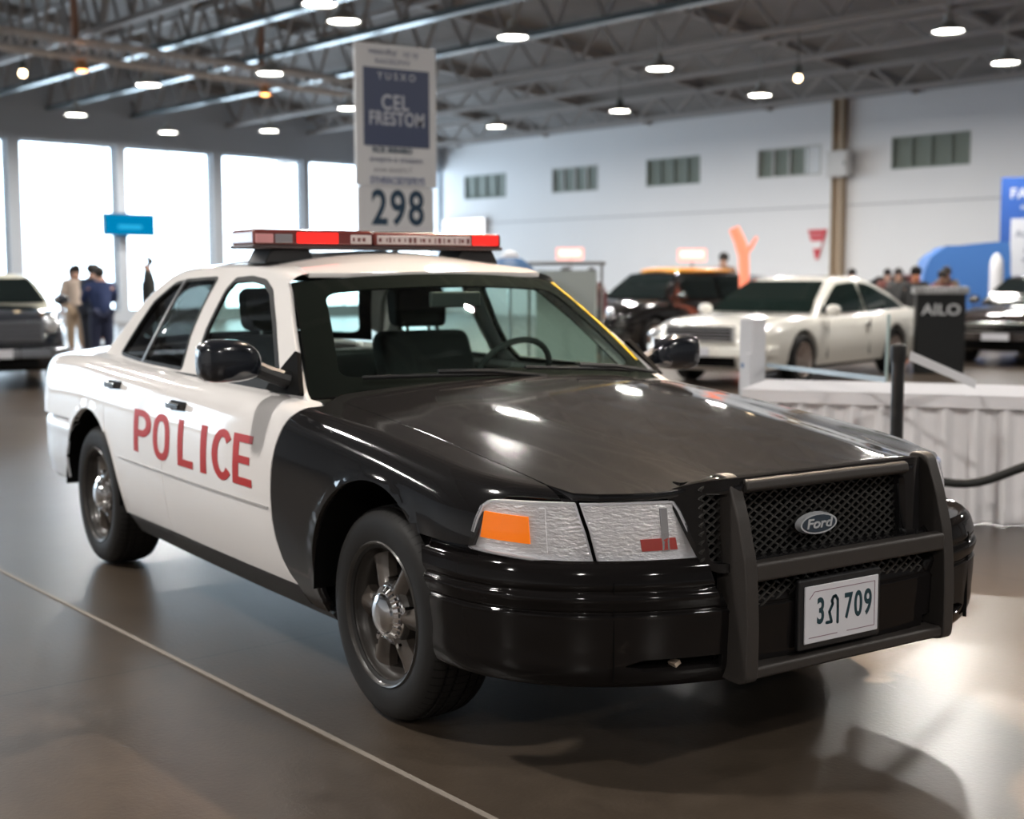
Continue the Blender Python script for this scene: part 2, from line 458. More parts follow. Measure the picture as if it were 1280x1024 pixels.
# front bumper
BN = 2.3
bprof = curve([.27, .295, .32, .40, .485, .497, .502, .507, .52, .555, .562, .57, .60, .615, .628, .640, .662], [-.05, -.018, -.004, .006, .010, .010, .001, .006, .011, .011, .002, .007, .004, -.001, -.008, -.022, -.030])
BX0, BA, BB = .42, .635, .962
bsurf = supsurf(BX0, BA, BB, BN, bprof, nl=3.3)
def ty(y): return t_of_y(y, BB, BN)
tl = 90
outer = [(-92, .30), (-91, .42), (-92.5, .50), (-95, .56), (-98, .61), (-101.5, .652)]+[(t, .642+.018*sstep(66, 90, abs(t))) for t in np.linspace(-88, ty(-.44), 18)]+[(ty(-.435), .60), (ty(-.41), .505), (ty(.41), .505), (ty(.435), .60)]+[(t, .642+.018*sstep(66, 90, abs(t))) for t in np.linspace(ty(.44), 88, 18)]+[(101.5, .652), (98, .61), (95, .56), (92.5, .50), (91, .42), (92, .30)]
outer += [(t, .30-.012*math.cos(R(t))) for t in np.linspace(80, -80, 24)]
lt = [t for t in np.linspace(-84, 84, 60)]
sheet('bumper_ledge', [[bsurf(t, .632)[:2] for t in lt]+[(.44, .90), (.44, -.90)]], lambda x, y: (x*.995, y*.99, .628), black_paint, car, (.06, .06), .01, centre=(.5, 0, .3))
def slot(s):
    p = [(ty(s*.40), .335), (ty(s*.40), .372), (ty(s*.62), .372), (ty(s*.67), .355), (ty(s*.62), .338)]
    return rounded(p, [0, 0, 1, 1, 1], 4)
front_bumper = sheet('front_bumper', [outer, slot(-1), slot(1)], bsurf, bumper_paint, car, (2.2, .008), .04, centre=(0, 0, .5))
for s in (-1, 1):
    sheet('air_slot_liner', [[(ty(s*.38), .325), (ty(s*.38), .38), (ty(s*.69), .38), (ty(s*.69), .325)]], supsurf(BX0, BA, BB, BN, lambda z: -.05, nl=3.3), dark_void, front_bumper, (3, .02), .01, centre=(0, 0, .5))
    box('bumper_seam', (bsurf(ty(s*.69), .42)[0]-.004, bsurf(ty(s*.69), .42)[1], .45), (.012, .003, .28), dark_void, front_bumper, rot=Matrix.Rotation(R(s*38), 3, 'Z'))
p = bsurf(ty(-.52), .35); box('tow_plug', (p[0]-.03, p[1], .352), (.03, .02, .012), mat('worn_plug', (.45, .36, .28), .6), front_bumper, rot=Matrix.Rotation(.5, 3, 'X'))
# rear bumper and tail
rprof = curve([.34, .37, .42, .60, .66, .68, .70], [-.05, -.015, .0, .012, .010, .0, -.03])
rear_b = mat('rear_bumper_paint', (.66, .67, .70), .25, coat=.6)
rb = [(t, .37+.0006*0) for t in np.linspace(-90, 90, 30)]
rbs = supsurf(-3.45, .88, .948, 2.3, rprof, -1)
rear_bumper = sheet('rear_bumper', [[(-104.7, .385), (-107, .50), (-112, .60), (-120, .692), (-119, .698)]+[(t, .698) for t in np.linspace(-80, 80, 20)]+[(119, .698), (120, .692), (112, .60), (107, .50), (104.7, .385)]+[(t, .365) for t in np.linspace(85, -85, 24)]], rbs, rear_b, car, (3, .02), .012, centre=(-3.2, 0, .5))
tailp = supsurf(RX0, RA, RB, RN, lambda z: -.02*sstep(.8, 1.0, z)-.01)
tt = t_of_y(.735, RB, RN)
sheet('tail_panel', [[(-tt, .70), (-tt, .93)]+[(t, .955) for t in np.linspace(-tt+6, tt-6, 12)]+[(tt, .93), (tt, .70)]], tailp, white_paint, car, (3, .03), .03, centre=(-3.2, 0, .8))
tail_lens = mat('tail_lens', (.25, .01, .01), .1, coat=1.)
for s in (-1, 1):
    a, b = sorted((t_of_y(s*.42, RB, RN), t_of_y(s*.72, RB, RN)))
    sheet('tail_light', [rounded([(a, .76), (a, .92), (b, .92), (b, .76)], 1.5)], tailp, tail_lens, car, (3, .03), .03, off=.012, centre=(-3.2, 0, .8))
# exhaust-free floor pan and engine bay underside
bm = bmesh.new(); add_box(bm, (-1.44, 0, .31), (2.1, 1.72, .08)); add_box(bm, (-3.65, 0, .42), (.75, 1.5, .16)); add_box(bm, (.66, 0, .36), (.40, 1.35, .1)); add_box(bm, (-1.5, 0, .36), (4.4, .95, .10))
bm_obj('floor_pan', bm, dark_void, car)
for x in (0, -2.913):
    tube('axle', [(x, -.75, .345), (x, .75, .345)], .04, dark_void, car)

# ---------------- wheels
def rubber_mat():
    m, nt, b = nodes_of('tyre_rubber')
    b.inputs['Base Color'].default_value = (.016, .015, .0145, 1); b.inputs['Roughness'].default_value = .6; b.inputs['Specular IOR Level'].default_value = .28
    tc = nt.nodes.new('ShaderNodeTexCoord'); sp = nt.nodes.new('ShaderNodeSeparateXYZ'); nt.links.new(tc.outputs['Object'], sp.inputs[0])
    at = nt.nodes.new('ShaderNodeMath'); at.operation = 'ARCTAN2'; nt.links.new(sp.outputs[2], at.inputs[0]); nt.links.new(sp.outputs[0], at.inputs[1])
    ml = nt.nodes.new('ShaderNodeMath'); ml.operation = 'MULTIPLY'; ml.inputs[1].default_value = 72; nt.links.new(at.outputs[0], ml.inputs[0])
    sn = nt.nodes.new('ShaderNodeMath'); sn.operation = 'SINE'; nt.links.new(ml.outputs[0], sn.inputs[0])
    gt = nt.nodes.new('ShaderNodeMath'); gt.operation = 'GREATER_THAN'; gt.inputs[1].default_value = .86; nt.links.new(sn.outputs[0], gt.inputs[0])
    cb = nt.nodes.new('ShaderNodeVectorMath'); cb.operation = 'LENGTH'
    mk = nt.nodes.new('ShaderNodeCombineXYZ'); nt.links.new(sp.outputs[0], mk.inputs[0]); nt.links.new(sp.outputs[2], mk.inputs[1]); nt.links.new(mk.outputs[0], cb.inputs[0])
    rr = nt.nodes.new('ShaderNodeMath'); rr.operation = 'GREATER_THAN'; rr.inputs[1].default_value = .3265; nt.links.new(cb.outputs['Value'], rr.inputs[0])
    mm = nt.nodes.new('ShaderNodeMath'); mm.operation = 'MULTIPLY'; nt.links.new(gt.outputs[0], mm.inputs[0]); nt.links.new(rr.outputs[0], mm.inputs[1])
    mx = nt.nodes.new('ShaderNodeMix'); mx.data_type = 'RGBA'; mx.inputs[6].default_value = (.016, .015, .0145, 1); mx.inputs[7].default_value = (.002, .002, .002, 1)
    nt.links.new(mm.outputs[0], mx.inputs[0]); nt.links.new(mx.outputs[2], b.inputs['Base Color'])
    bp = nt.nodes.new('ShaderNodeBump'); bp.inputs['Strength'].default_value = .5; bp.inputs['Distance'].default_value = .004; bp.invert = True
    nt.links.new(mm.outputs[0], bp.inputs['Height']); nt.links.new(bp.outputs[0], b.inputs['Normal'])
    return m
rubber = rubber_mat()
steel_black = mat('black_steel_wheel', (.035, .031, .028), .35, coat=.12, spec=.35)
def make_wheel(x, s):
    """built round its own centre, outer face towards -y, then placed"""
    w = empty('wheel'); w.parent = car
    RO = .345
    tp = [(.218, .105), (.235, .112), (.255, .117), (.29, .118), (.315, .112), (.330, .100)]
    tread = [(.338, .085), (.341, .072), (.341, .066), (.334, .064), (.334, .058), (.343, .056), (.344, .032), (.336, .030), (.336, .022), (.345, .020), (.345, .0)]
    prof = [(r, -h) for r, h in tp+tread]+[(r, h) for r, h in (tp+tread)[::-1][1:]]
    prof = prof+[(.212, .1), (.212, -.1)]
    lathe('tire', prof, 'y', (0, 0, 0), rubber, w, 96, closed=True, angle=40)
    # rim: lip, barrel
    rp = [(.224, -.098), (.232, -.106), (.235, -.112), (.231, -.117), (.225, -.114), (.221, -.104), (.213, -.098), (.209, -.088), (.208, -.072), (.200, -.066), (.196, -.055), (.192, -.02), (.186, .09), (.20, .10), (.214, .1)]
    lathe('rim', rp, 'y', (0, 0, 0), steel_black, w, 96, angle=50)
    # disc face with six spokes
    bm = bmesh.new(); n = 6
    ring = []
    def fy(r): # dish of the steel centre
        return -.064-.012*(1-sstep(.09, .19, r))
    for k in range(n):
        c = 2*PI*(k+0)/n+PI/6*0+R(0)
        # spoke as a pair of radial bands with raised ridge
        secs = []
        for r, hw in ((.078, .036), (.10, .034), (.13, .034), (.16, .037), (.188, .046), (.197, .055)):
            row = []
            for q, dz in ((-1, .010), (-.62, 0), (-.3, -.010), (0, -.013), (.3, -.010), (.62, 0), (1, .010)):
                a = c+q*hw/r
                row.append(bm.verts.new((r*math.cos(a), fy(r)+dz, r*math.sin(a))))
            secs.append(row)
        for i in range(len(secs)-1):
            for j in range(6): bm.faces.new((secs[i][j], secs[i][j+1], secs[i+1][j+1], secs[i+1][j]))
        for e in (0, 6):
            lo = [bm.verts.new(v_[e].co+Vector((0, .03, 0))) for v_ in secs]
            for i in range(len(secs)-1): bm.faces.new((secs[i][e], secs[i+1][e], lo[i+1], lo[i]))
    so = bm_obj('spoke_face', bm, mat('spoke_steel', (.075, .062, .053), .4, coat=.1, spec=.35), w, smooth=True, angle=50)
    lathe('wheel_hub', [(.108, -.020), (.107, -.064), (.098, -.078), (.080, -.082), (.01, -.082)], 'y', (0, 0, 0), steel_black, w, 48)
    lathe('brake_disc', [(.01, .0), (.15, .0), (.15, .03), (.01, .03)], 'y', (0, 0, 0), mat('brake_steel', (.10, .09, .085), .45, metal=.8), w, 48)
    cap = lathe('hub_cap', [(.094, -.062), (.096, -.075), (.090, -.084), (.084, -.086), (.082, -.094), (.070, -.104), (.066, -.104), (.062, -.112), (.045, -.121), (.025, -.125), (.01, -.126)], 'y', (0, 0, 0), chrome, w, 48, angle=25)
    bm = bmesh.new()
    for k in range(28):
        a = 2*PI*k/28
        add_bar(bm, (.087*math.cos(a), -.087, .087*math.sin(a)), (.070*math.cos(a), -.103, .070*math.sin(a)), .008, .006)
    bm_obj('cap_rib', bm, chrome, cap)
    for k in range(5):
        a = 2*PI*k/5+.3
        tube('lug_nut', [(.112*math.cos(a), -.05, .112*math.sin(a)), (.112*math.cos(a), -.088, .112*math.sin(a))], .009, chrome, w, 6)
    w.location = (x, s*.805, .345)
    if s > 0: w.rotation_euler.z = PI
    w.rotation_euler.y = 0
    return w
for x in (0, -2.913):
    for s in (-1, 1):
        make_wheel(x, s)

# ---------------- greenhouse
def Gy(x, z):
    h = z-.98
    y = .838-.385*h-.22*h*h
    return y-.03*sstep(-2.3, -3.1, x)*1.0-.0*x
def gside(s): return lambda x, z: (x, s*Gy(x, z), z)
zr = curve([-3.0, -2.75, -2.5, -2.2, -1.9, -1.6, -1.3, -1.08], [1.35, 1.445, 1.498, 1.527, 1.534, 1.522, 1.478, 1.426])
def ztop(x): return curve([-3.15, -3.02, -2.88, -2.72, -2.47, -2.16, -1.83, -1.6, -1.2], [1.03, 1.13, 1.27, 1.365, 1.425, 1.450, 1.455, 1.447, 1.39])(x)
front_hole = rounded([(-1.757, 1.003), (-1.829, 1.078), (-1.853, 1.189), (-1.836, 1.36), (-1.784, 1.412), (-1.612, 1.419), (-1.46, 1.405), (-1.347, 1.364), (-1.184, 1.244), (-1.049, 1.128), (-.945, 1.035), (-.905, .998)], .02, 3)
rear_hole = rounded([(-1.945, 1.010), (-1.996, 1.174), (-1.996, 1.314), (-1.98, 1.418), (-2.33, 1.408), (-2.495, 1.390), (-2.69, 1.300), (-2.805, 1.140), (-2.87, 1.045), (-2.83, 1.032), (-2.46, 1.018)], .03, 3)
wsx = [(-.665, .975), (-.72, 1.0), (-.89, 1.13), (-1.04, 1.245), (-1.205, 1.37)]
side_outer = [(-.60, .955)]+wsx+[(x, ztop(x)) for x in np.linspace(-1.26, -3.05, 40)]+[(-3.10, 1.06), (-3.14, .99)]+[(x, .955) for x in np.linspace(-3.0, -.7, 10)]
frame_black = mat('window_rubber', (.006, .006, .006), .55, spec=.15)
def inset(loop, d):
    c = Vector((sum(p[0] for p in loop)/len(loop), sum(p[1] for p in loop)/len(loop))); out = []
    n = len(loop)
    area = sum(loop[i][0]*loop[(i+1) % n][1]-loop[(i+1) % n][0]*loop[i][1] for i in range(n))
    for i in range(n):
        a, p, b = Vector(loop[i-1]), Vector(loop[i]), Vector(loop[(i+1) % n])
        d1 = (p-a).normalized() if (p-a).length > 1e-6 else (b-p).normalized(); d2 = (b-p).normalized() if (b-p).length > 1e-6 else d1
        t = (d1+d2)
        if t.length < 1e-6: t = d1
        t.normalize(); nrm = Vector((-t.y, t.x))*(1 if area > 0 else -1)
        out.append(tuple(p+nrm*d))
    return out
roof = None
for s in (-1, 1):
    sd = sheet('side_pillar_panel', [side_outer, front_hole, rear_hole], gside(s), roof_paint, car, (.04, .03), .02)
    fi = inset(front_hole, .022); ri = inset(rear_hole, .014)
    sheet('front_window_trim', [front_hole, fi], gside(s), frame_black, car, (.05, .05), .014, off=.003)
    sheet('front_window_glass', [front_hole], gside(s), side_glass, car, (.06, .06), 0, off=-.010)
    sheet('rear_window_trim', [rear_hole, ri], gside(s), frame_black, car, (.05, .05), .014, off=.003)
    rg = sheet('rear_window_glass', [rear_hole], gside(s), tint_glass if s < 0 else side_glass, car, (.06, .06), 0, off=-.010)
    sheet('window_divider', [[(-2.49, 1.02), (-2.455, 1.13), (-2.385, 1.402), (-2.36, 1.402), (-2.43, 1.13), (-2.467, 1.02)]], gside(s), mat('divider_grey', (.12, .12, .125), .3, metal=.5), car, (.05, .05), .01, off=.004)
    sheet('belt_trim', [[(x, .988) for x in np.linspace(-2.86, -.80, 30)]+[(x, 1.002) for x in np.linspace(-.80, -2.86, 30)]], gside(s), frame_black, car, (.06, .02), .008, off=.004)
    # roof rail: quarter-round between side and roof
    P = []; N = []; F = []; xs = list(np.linspace(-1.215, -3.08, 42)); K = 8
    for x in xs:
        zt = ztop(x)-.004; y0 = Gy(x, zt); y2 = y0-.085; z2 = min(max(zt+.004, zr(x)-(.028+.7*max(0, zr(x)-1.48))*(y2/.55)**2), zt+.040)
        P0 = Vector((y0, zt)); d0 = Vector((Gy(x, zt+.01)-Gy(x, zt), .01)).normalized()
        P2 = Vector((y2, z2)); d2 = Vector((1, -.10)).normalized()
        # control point
        k = ((P2-P0).x*d2.y-(P2-P0).y*d2.x)/(d0.x*d2.y-d0.y*d2.x) if abs(d0.x*d2.y-d0.y*d2.x) > 1e-6 else .02
        P1 = P0+d0*max(.004, k)
        for j in range(K+1):
            t = j/K; q = P0*(1-t)**2+P1*2*t*(1-t)+P2*t*t
            P.append((x, s*q.x, q.y))
    for i in range(len(xs)-1):
        for j in range(K):
            a = i*(K+1)+j; f = (a, a+1, a+K+2, a+K+1); F.append(f if s > 0 else f[::-1])
    mesh_obj('roof_rail', P, F, roof_paint, car)
def roofz(x, y): return zr(x)-(.028+.7*max(0, zr(x)-1.48))*(abs(y)/.55)**2
def rail_y(x): return Gy(x, ztop(x)-.004)-.085+.004
half = [(-1.115, 0), (-1.125, .2), (-1.16, .42), (-1.215, rail_y(-1.215))]+[(x, rail_y(x)) for x in np.linspace(-1.3, -2.75, 24)]+[(-2.72, .35), (-2.70, 0)]
top_sheet('roof', half, roof_paint, (.04, .04), .02, surf=roofz)
# windshield
def patch(bot, top, bulge):
    def f(u, v):
        b = Vector((bot[0]+(bot[2]-bot[0])*abs(u)**2, u*bot[1], bot[3]+(bot[4]-bot[3])*abs(u)**2))
        t = Vector((top[0]+(top[2]-top[0])*abs(u)**2, u*top[1], top[3]+(top[4]-top[3])*abs(u)**2))
        p = b.lerp(t, v); n = Vector((math.copysign(1, bulge), 0, .8)).normalized()
        return p+n*abs(bulge)*4*v*(1-v)
    return f
ws = patch((-.50, .818, -.705, 1.005, .975), (-1.105, .636, -1.225, 1.425, 1.392), .018)
rw = patch((-3.16, .72, -3.08, 1.09, 1.06), (-2.72, .54, -2.74, 1.432, 1.385), -.015)
def quadloop(a, b, c, d, r=0): 
    q = [(a, c), (b, c), (b, d), (a, d)]; return rounded(q, r, 4) if r else q
frit_in = rounded([(-.865, .13), (.865, .13), (.83, .87), (-.83, .87)], .09, 5)
wsf = sheet('windshield_border', [quadloop(-1, 1, 0, 1), frit_in], ws, dark_void, car, (.05, .05), .008)
sheet('windshield', [quadloop(-.995, .995, .005, .995)], ws, windshield_glass, car, (.06, .06), 0, off=.003)
rwb = sheet('rear_window_border', [quadloop(-1, 1, 0, 1), rounded([(-.9, .1), (.9, .1), (.86, .9), (-.86, .9)], .1, 5)], rw, frame_black, car, (.06, .06), .008)
sheet('rear_window', [quadloop(-.995, .995, .005, .995)], rw, glass('rear_glass', (.6, .72, .68), 0, 1.4), car, (.08, .08), 0, off=.003)
yel = mat('yellow_strip', (.85, .55, .01), .4, emis=None)
sheet('yellow_strip', [[(.955, .17), (.972, .17), (.975, .97), (.955, .97)]], ws, yel, car, (.03, .05), .003, off=.005)
# ---------------- interior
trimc = mat('cabin_trim', (.05, .056, .054), .7)
seatc = mat('seat_cloth', (.035, .037, .038), .9, bump=(150, .3))
bm = bmesh.new()
prismp = [(-1.02, .70), (-1.02, .90), (-.95, .965), (-.72, .985), (-.62, .95), (-.62, .70)]
add_prism(bm, prismp, -.72, .72, 'xz'); bm_obj('dashboard', bm, trimc, car, bevel=.02)
def seat(y):
    so = empty('front_seat', (0, 0, 0)); so.parent = car
    bm = bmesh.new(); add_prism(bm, rounded([(-1.30, .42), (-1.27, .58), (-1.80, .55), (-1.82, .40)], .05), y-.26, y+.26, 'xz'); bm_obj('seat_cushion', bm, seatc, so, bevel=.03)
    bm = bmesh.new(); add_prism(bm, rounded([(-1.72, .50), (-1.80, .52), (-2.02, 1.10), (-1.98, 1.16), (-1.90, 1.15), (-1.66, .60)], .05), y-.25, y+.25, 'xz'); bm_obj('seat_backrest', bm, seatc, so, bevel=.05)
    bm = bmesh.new(); add_prism(bm, rounded([(-1.93, 1.17), (-2.03, 1.18), (-2.06, 1.35), (-1.98, 1.37), (-1.93, 1.34)], .04), y-.14, y+.14, 'xz'); bm_obj('headrest', bm, seatc, so, bevel=.04)
    for q in (-.06, .06): tube('headrest_post', [(-1.97, y+q, 1.10), (-1.98, y+q, 1.22)], .008, chrome, so)
seat(-.38); seat(.38)
bm = bmesh.new(); add_prism(bm, rounded([(-2.30, .45), (-2.28, .60), (-2.62, .62), (-2.85, 1.0), (-2.95, 1.0), (-2.95, .45)], .04), -.66, .66, 'xz'); bm_obj('rear_bench', bm, seatc, car, bevel=.03)
box('parcel_shelf', (-3.03, 0, 1.0), (.22, 1.3, .03), trimc, car)
box('cabin_floor', (-1.8, 0, .39), (2.3, 1.5, .04), trimc, car)
for s in (-1, 1): box('door_lining', (-1.7, s*.80, .70), (2.1, .03, .52), trimc, car)
sw = empty('steering_wheel'); sw.parent = car
bm = bmesh.new(); cen = Vector((-1.17, .38, .98)); nrm = Vector((-.85, 0, .52)).normalized(); a = Vector((0, 1, 0)); b = nrm.cross(a)
add_tube(bm, [cen+(a*math.cos(t)+b*math.sin(t))*.19 for t in np.linspace(0, 2*PI, 37)], .014, 8, cap=False); bm_obj('steering_rim', bm, trimc, sw, smooth=True)
bm = bmesh.new(); add_bar(bm, cen-a*.19, cen+a*.19, .05, .02, up=nrm); add_bar(bm, cen, cen-b*.19*(1 if b.z > 0 else -1), .04, .02, up=nrm); add_tube(bm, [cen, cen-nrm*.25], .03); bm_obj('steering_hub', bm, trimc, sw)
box('rear_view_mirror', (-1.02, 0, 1.32), (.03, .24, .065), trimc, car, bevel=.01)
# head lining under the roof
half = [(-1.2, 0), (-1.27, rail_y(-1.27)-.02), (-2.2, .52), (-2.66, .50), (-2.66, 0)]
top_sheet('head_lining', half, mat('head_lining', (.10, .10, .095), .9), (.08, .08), 0, surf=lambda x, y: roofz(x, y)-.03)
# wipers
for y0, y1 in ((-.02, -.62), (.62, .02)):
    bm = bmesh.new(); w = ws
    pts = [Vector(w((y0+(y1-y0)*t)/.8, .045+.05*t))+Vector((.01, 0, .016)) for t in np.linspace(0, 1, 10)]
    add_tube(bm, pts, .008, 6); add_tube(bm, [pts[0]+Vector((.03, .10, -.01)), pts[2]+Vector((.012, 0, .015)), pts[5]+Vector((0, 0, .014))], .009, 6)
    bm_obj('wiper', bm, black_plastic, car, smooth=True)
# ---------------- mirrors, handles
for s in (-1, 1):
    mr = empty('side_mirror'); mr.parent = car; mz = 0 if s < 0 else -.035; mx = 0 if s < 0 else .05
    bm = bmesh.new()
    rings = []
    for y, hx, hz, dx, dz in ((.935, .03, .035, .0, -.02), (.97, .06, .062, 0, -.005), (1.02, .078, .078, 0, 0), (1.10, .080, .080, 0, .0), (1.15, .072, .074, -.005, 0), (1.175, .045, .05, -.01, 0)):
        ring = []
        for k in range(20):
            a = 2*PI*k/20; c_, q_ = math.cos(a), math.sin(a)
            cx = math.copysign(abs(c_)**.6, c_)*hx; cz_ = math.copysign(abs(q_)**.55, q_)*hz
            ring.append(bm.verts.new((-.86+mx+dx+(cx if cx > 0 else cx*.55), s*y-(.05 if s > 0 else 0), 1.115+mz+dz+cz_)))
        rings.append(ring)
    for i in range(len(rings)-1):
        for k in range(20): bm.faces.new((rings[i][k], rings[i][(k+1) % 20], rings[i+1][(k+1) % 20], rings[i+1][k]))
    bm.faces.new(rings[0]); bm.faces.new(rings[-1])
    bm_obj('mirror_housing', bm, mat('mirror_gloss', (.010, .012, .017), .2, coat=.8), mr, smooth=True, subd=1)
    sheet('mirror_base', [rounded([(-.70, .985), (-.86, 1.14), (-.99, 1.01), (-1.0, .985)], .02)], gside(s), dark_void, mr, (.03, .03), .02, off=.02)
    bm = bmesh.new(); add_tube(bm, [(-.84, s*.82, 1.03), (-.85, s*.90, 1.06), (-.86, s*.97, 1.09)], [.034, .030, .03], 10); bm_obj('mirror_arm', bm, black_plastic, mr, smooth=True)
    box('mirror_glass', (-.905+mx, s*1.06-(.05 if s > 0 else 0), 1.115+mz), (.006, .17, .12), mat('mirror_silver', (.8, .8, .8), .03, metal=1), mr, bevel=.01)
    for hx, hz in ((-1.635, .885), (-2.50, .915)):
        y, _ = sec(hx, v_of_z(hx, hz)); h = empty('door_handle'); h.parent = car
        bm = bmesh.new(); pr = rounded([(hx-.085, hz-.022), (hx+.085, hz-.022), (hx+.085, hz+.022), (hx-.085, hz+.022)], .012); add_prism(bm, pr, s*(y-.004), s*(y+.004), 'xz'); bm_obj('handle_recess', bm, frame_black, h)
        bm = bmesh.new(); add_box(bm, (hx+.01, s*(y+.028), hz+.004), (.145, .016, .026)); bm_obj('handle_grip', bm, black_paint, h, bevel=.006)
        for fx in (-.06, .075): box('handle_foot', (hx+fx, s*(y+.014), hz+.004), (.02, .028, .024), black_paint, h)
# ---------------- head lights
def lamp_mat():
    m, nt, b = nodes_of('lamp_reflector')
    b.inputs['Base Color'].default_value = (.98, .98, 1, 1); b.inputs['Metallic'].default_value = .45; b.inputs['Roughness'].default_value = .16
    tc = nt.nodes.new('ShaderNodeTexCoord'); mp = nt.nodes.new('ShaderNodeMapping'); mp.inputs['Scale'].default_value = (22, 22, 60)
    n = nt.nodes.new('ShaderNodeTexNoise'); n.inputs['Scale'].default_value = 2.2; n.inputs['Detail'].default_value = 4
    nt.links.new(tc.outputs['Object'], mp.inputs[0]); nt.links.new(mp.outputs[0], n.inputs['Vector'])
    bp = nt.nodes.new('ShaderNodeBump'); bp.inputs['Strength'].default_value = .5; bp.inputs['Distance'].default_value = .010
    nt.links.new(n.outputs['Fac'], bp.inputs['Height']); nt.links.new(bp.outputs[0], b.inputs['Normal'])
    return m
reflector = lamp_mat()
lens = glass('clear_lens', (.93, .93, .94), .03, 1.5)
amber = mat('amber_lens', (1.0, .20, .0), .25, coat=.6, emis=(1, .22, 0), estr=.35)
hsurf = supsurf(NX0, NA+.005, NB, NN, lambda z: .004-.05*sstep(.70, .83, z)*.35, nl=2.35)
def hb(dz): return supsurf(NX0, NA, NB, NN, lambda z: dz, nl=2.35)
def tyn(y): return t_of_y(y, NB, NN)
for s in (-1, 1):
    O = [(76, .662), (75.2, .70), (74.2, .745), (73, .78), (71, .796)]+[(t, .799) for t in np.linspace(68, tyn(.762), 6)]+[(tyn(.74), .72), (tyn(.720), .630)]+[(t, .630+.028*((t-tyn(.72))/(76-tyn(.72)))**1.3) for t in np.linspace(tyn(.722)+2, 75, 9)]
    I = [(tyn(.752), .797), (tyn(.73), .72), (tyn(.710), .630), (tyn(.6), .631), (tyn(.455), .636), (tyn(.462), .67), (tyn(.505), .775), (tyn(.52), .799), (tyn(.62), .800)]
    for nm, loop, inn in (('parking_lamp', O, 0), ('head_lamp', I, 1)):
        lp = [(s*t, z) for t, z in loop]
        h = sheet(nm, [lp], hsurf, lens, car, (3, .02), .03, centre=(0, 0, .7), off=.004)
        k = Vector((sum(p[0] for p in lp)/len(lp), sum(p[1] for p in lp)/len(lp)))
        lp2 = inset(lp, .0)
        sh = [((t-k.x)*1.0+k.x, (z-k.y)*.99+k.y) for t, z in lp]
        sheet('lamp_reflector', [sh], hb(-.016), reflector, h, (2.0, .008), .02, centre=(0, 0, .7))
        sheet('lamp_bezel', [lp, [((t-k.x)*.972+k.x, (z-k.y)*.94+k.y) for t, z in lp]], hsurf, mat('lamp_bezel', (.62, .62, .64), .3, metal=.4), h, (3, .02), .03, centre=(0, 0, .7), off=-.006)
        if not inn:
            am = [(s*73.4, .690), (s*72.2, .764), (s*60.5, .756), (s*60.0, .682)]
            sheet('turn_signal', [am], hb(-.010), amber, h, (1.5, .01), .03, centre=(0, 0, .7))
            sheet('lamp_rib', [[(s*57.2, .660), (s*57.8, .782), (s*56.4, .782), (s*55.8, .658)]], hb(-.006), reflector, h, (1.5, .01), .03, centre=(0, 0, .7))
        else:
            sheet('lamp_reflector', [[(s*tyn(.545), .66), (s*tyn(.555), .78), (s*tyn(.535), .78), (s*tyn(.525), .66)]], hb(-.012), mat('lamp_shadow_rib', (.55, .55, .57), .25, metal=.6), h, (1.5, .01), .03, centre=(0, 0, .7))
            sheet('red_reflection_patch', [[(s*tyn(.60), .662), (s*tyn(.605), .695), (s*tyn(.51), .697), (s*tyn(.503), .664)]], hb(-.012), mat('reflection_red', (.45, .06, .05), .3), h, (1.5, .01), .01, centre=(0, 0, .7))  # red reflection in the head lamp, painted as a thin coloured patch
    # black shelf behind the lamps
    sheet('lamp_backing', [[(s*84, .63), (s*84, .815), (s*tyn(.44), .815), (s*tyn(.44), .63)]], hb(-.05), dark_void, car, (4, .05), .02, centre=(0, 0, .7))
# ---------------- grille, nose
nose = black_paint
gr = empty('grille'); gr.parent = car
def gx(z): return 1.018+.03*(.85-z)+.048*sstep(.60, .555, z)
# surround
outer = rounded([(-.530, .826), (-.464, .64), (-.43, .60), (.43, .60), (.464, .64), (.530, .826), (.43, .860), (-.43, .860)], [.01, .03, .03, .03, .03, .01, .05, .05])
innr = rounded([(-.405, .832), (-.385, .50), (.385, .50), (.405, .832)], .035)
def yz(fx): return lambda y, z: (fx(y, z), y, z)
def nosex(y, z):
    a = abs(y); return 1.030+.03*(.85-z)-.10*sstep(.40, .56, a)-.02*sstep(.36, .44, a)
innr2 = rounded([(-.455, .815), (-.435, .625), (.335, .615), (.325, .832), (-.40, .832)], [.01, .02, .03, .05, .01])
sheet('grille_surround', [outer, innr2], yz(nosex), nose, gr, (.02, .02), .09, centre=(.5, 0, .7))
# diamond mesh
bm = bmesh.new()
def clipline(y0, z0, dy, dz, lo, hi):
    t0, t1 = -9, 9
    for p, d, a, b in ((y0, dy, lo[0], hi[0]), (z0, dz, lo[1], hi[1])):
        u, v = (a-p)/d, (b-p)/d
        if u > v: u, v = v, u
        t0, t1 = max(t0, u), min(t1, v)
    return (t0, t1) if t1 > t0+.004 else None
lo, hi = (-.46, .490), (.40, .84); L = math.hypot(1, .62)
for sg in (1, -1):
    dy, dz = 1/L, sg*.62/L
    for k in range(-40, 41):
        r = clipline(k*.040, .67, dy, dz, lo, hi)
        if r:
            n = max(2, int((r[1]-r[0])/.04)+1)
            for i in range(n):
                a, b = r[0]+(r[1]-r[0])*i/n, r[0]+(r[1]-r[0])*(i+1)/n
                pa = (gx(.67+dz*a)-.035+sg*.002, k*.040+dy*a, .67+dz*a); pb = (gx(.67+dz*b)-.035+sg*.002, k*.040+dy*b, .67+dz*b)
                if (pa[2]+pb[2])/2 < .612 and not -.33 < (pa[1]+pb[1])/2 < .43: continue
                add_bar(bm, pa, pb, .0052, .006, up=Vector((1, 0, 0)))
bm_obj('grille_mesh', bm, mat('mesh_metal', (.055, .053, .050), .4, metal=.4), gr)
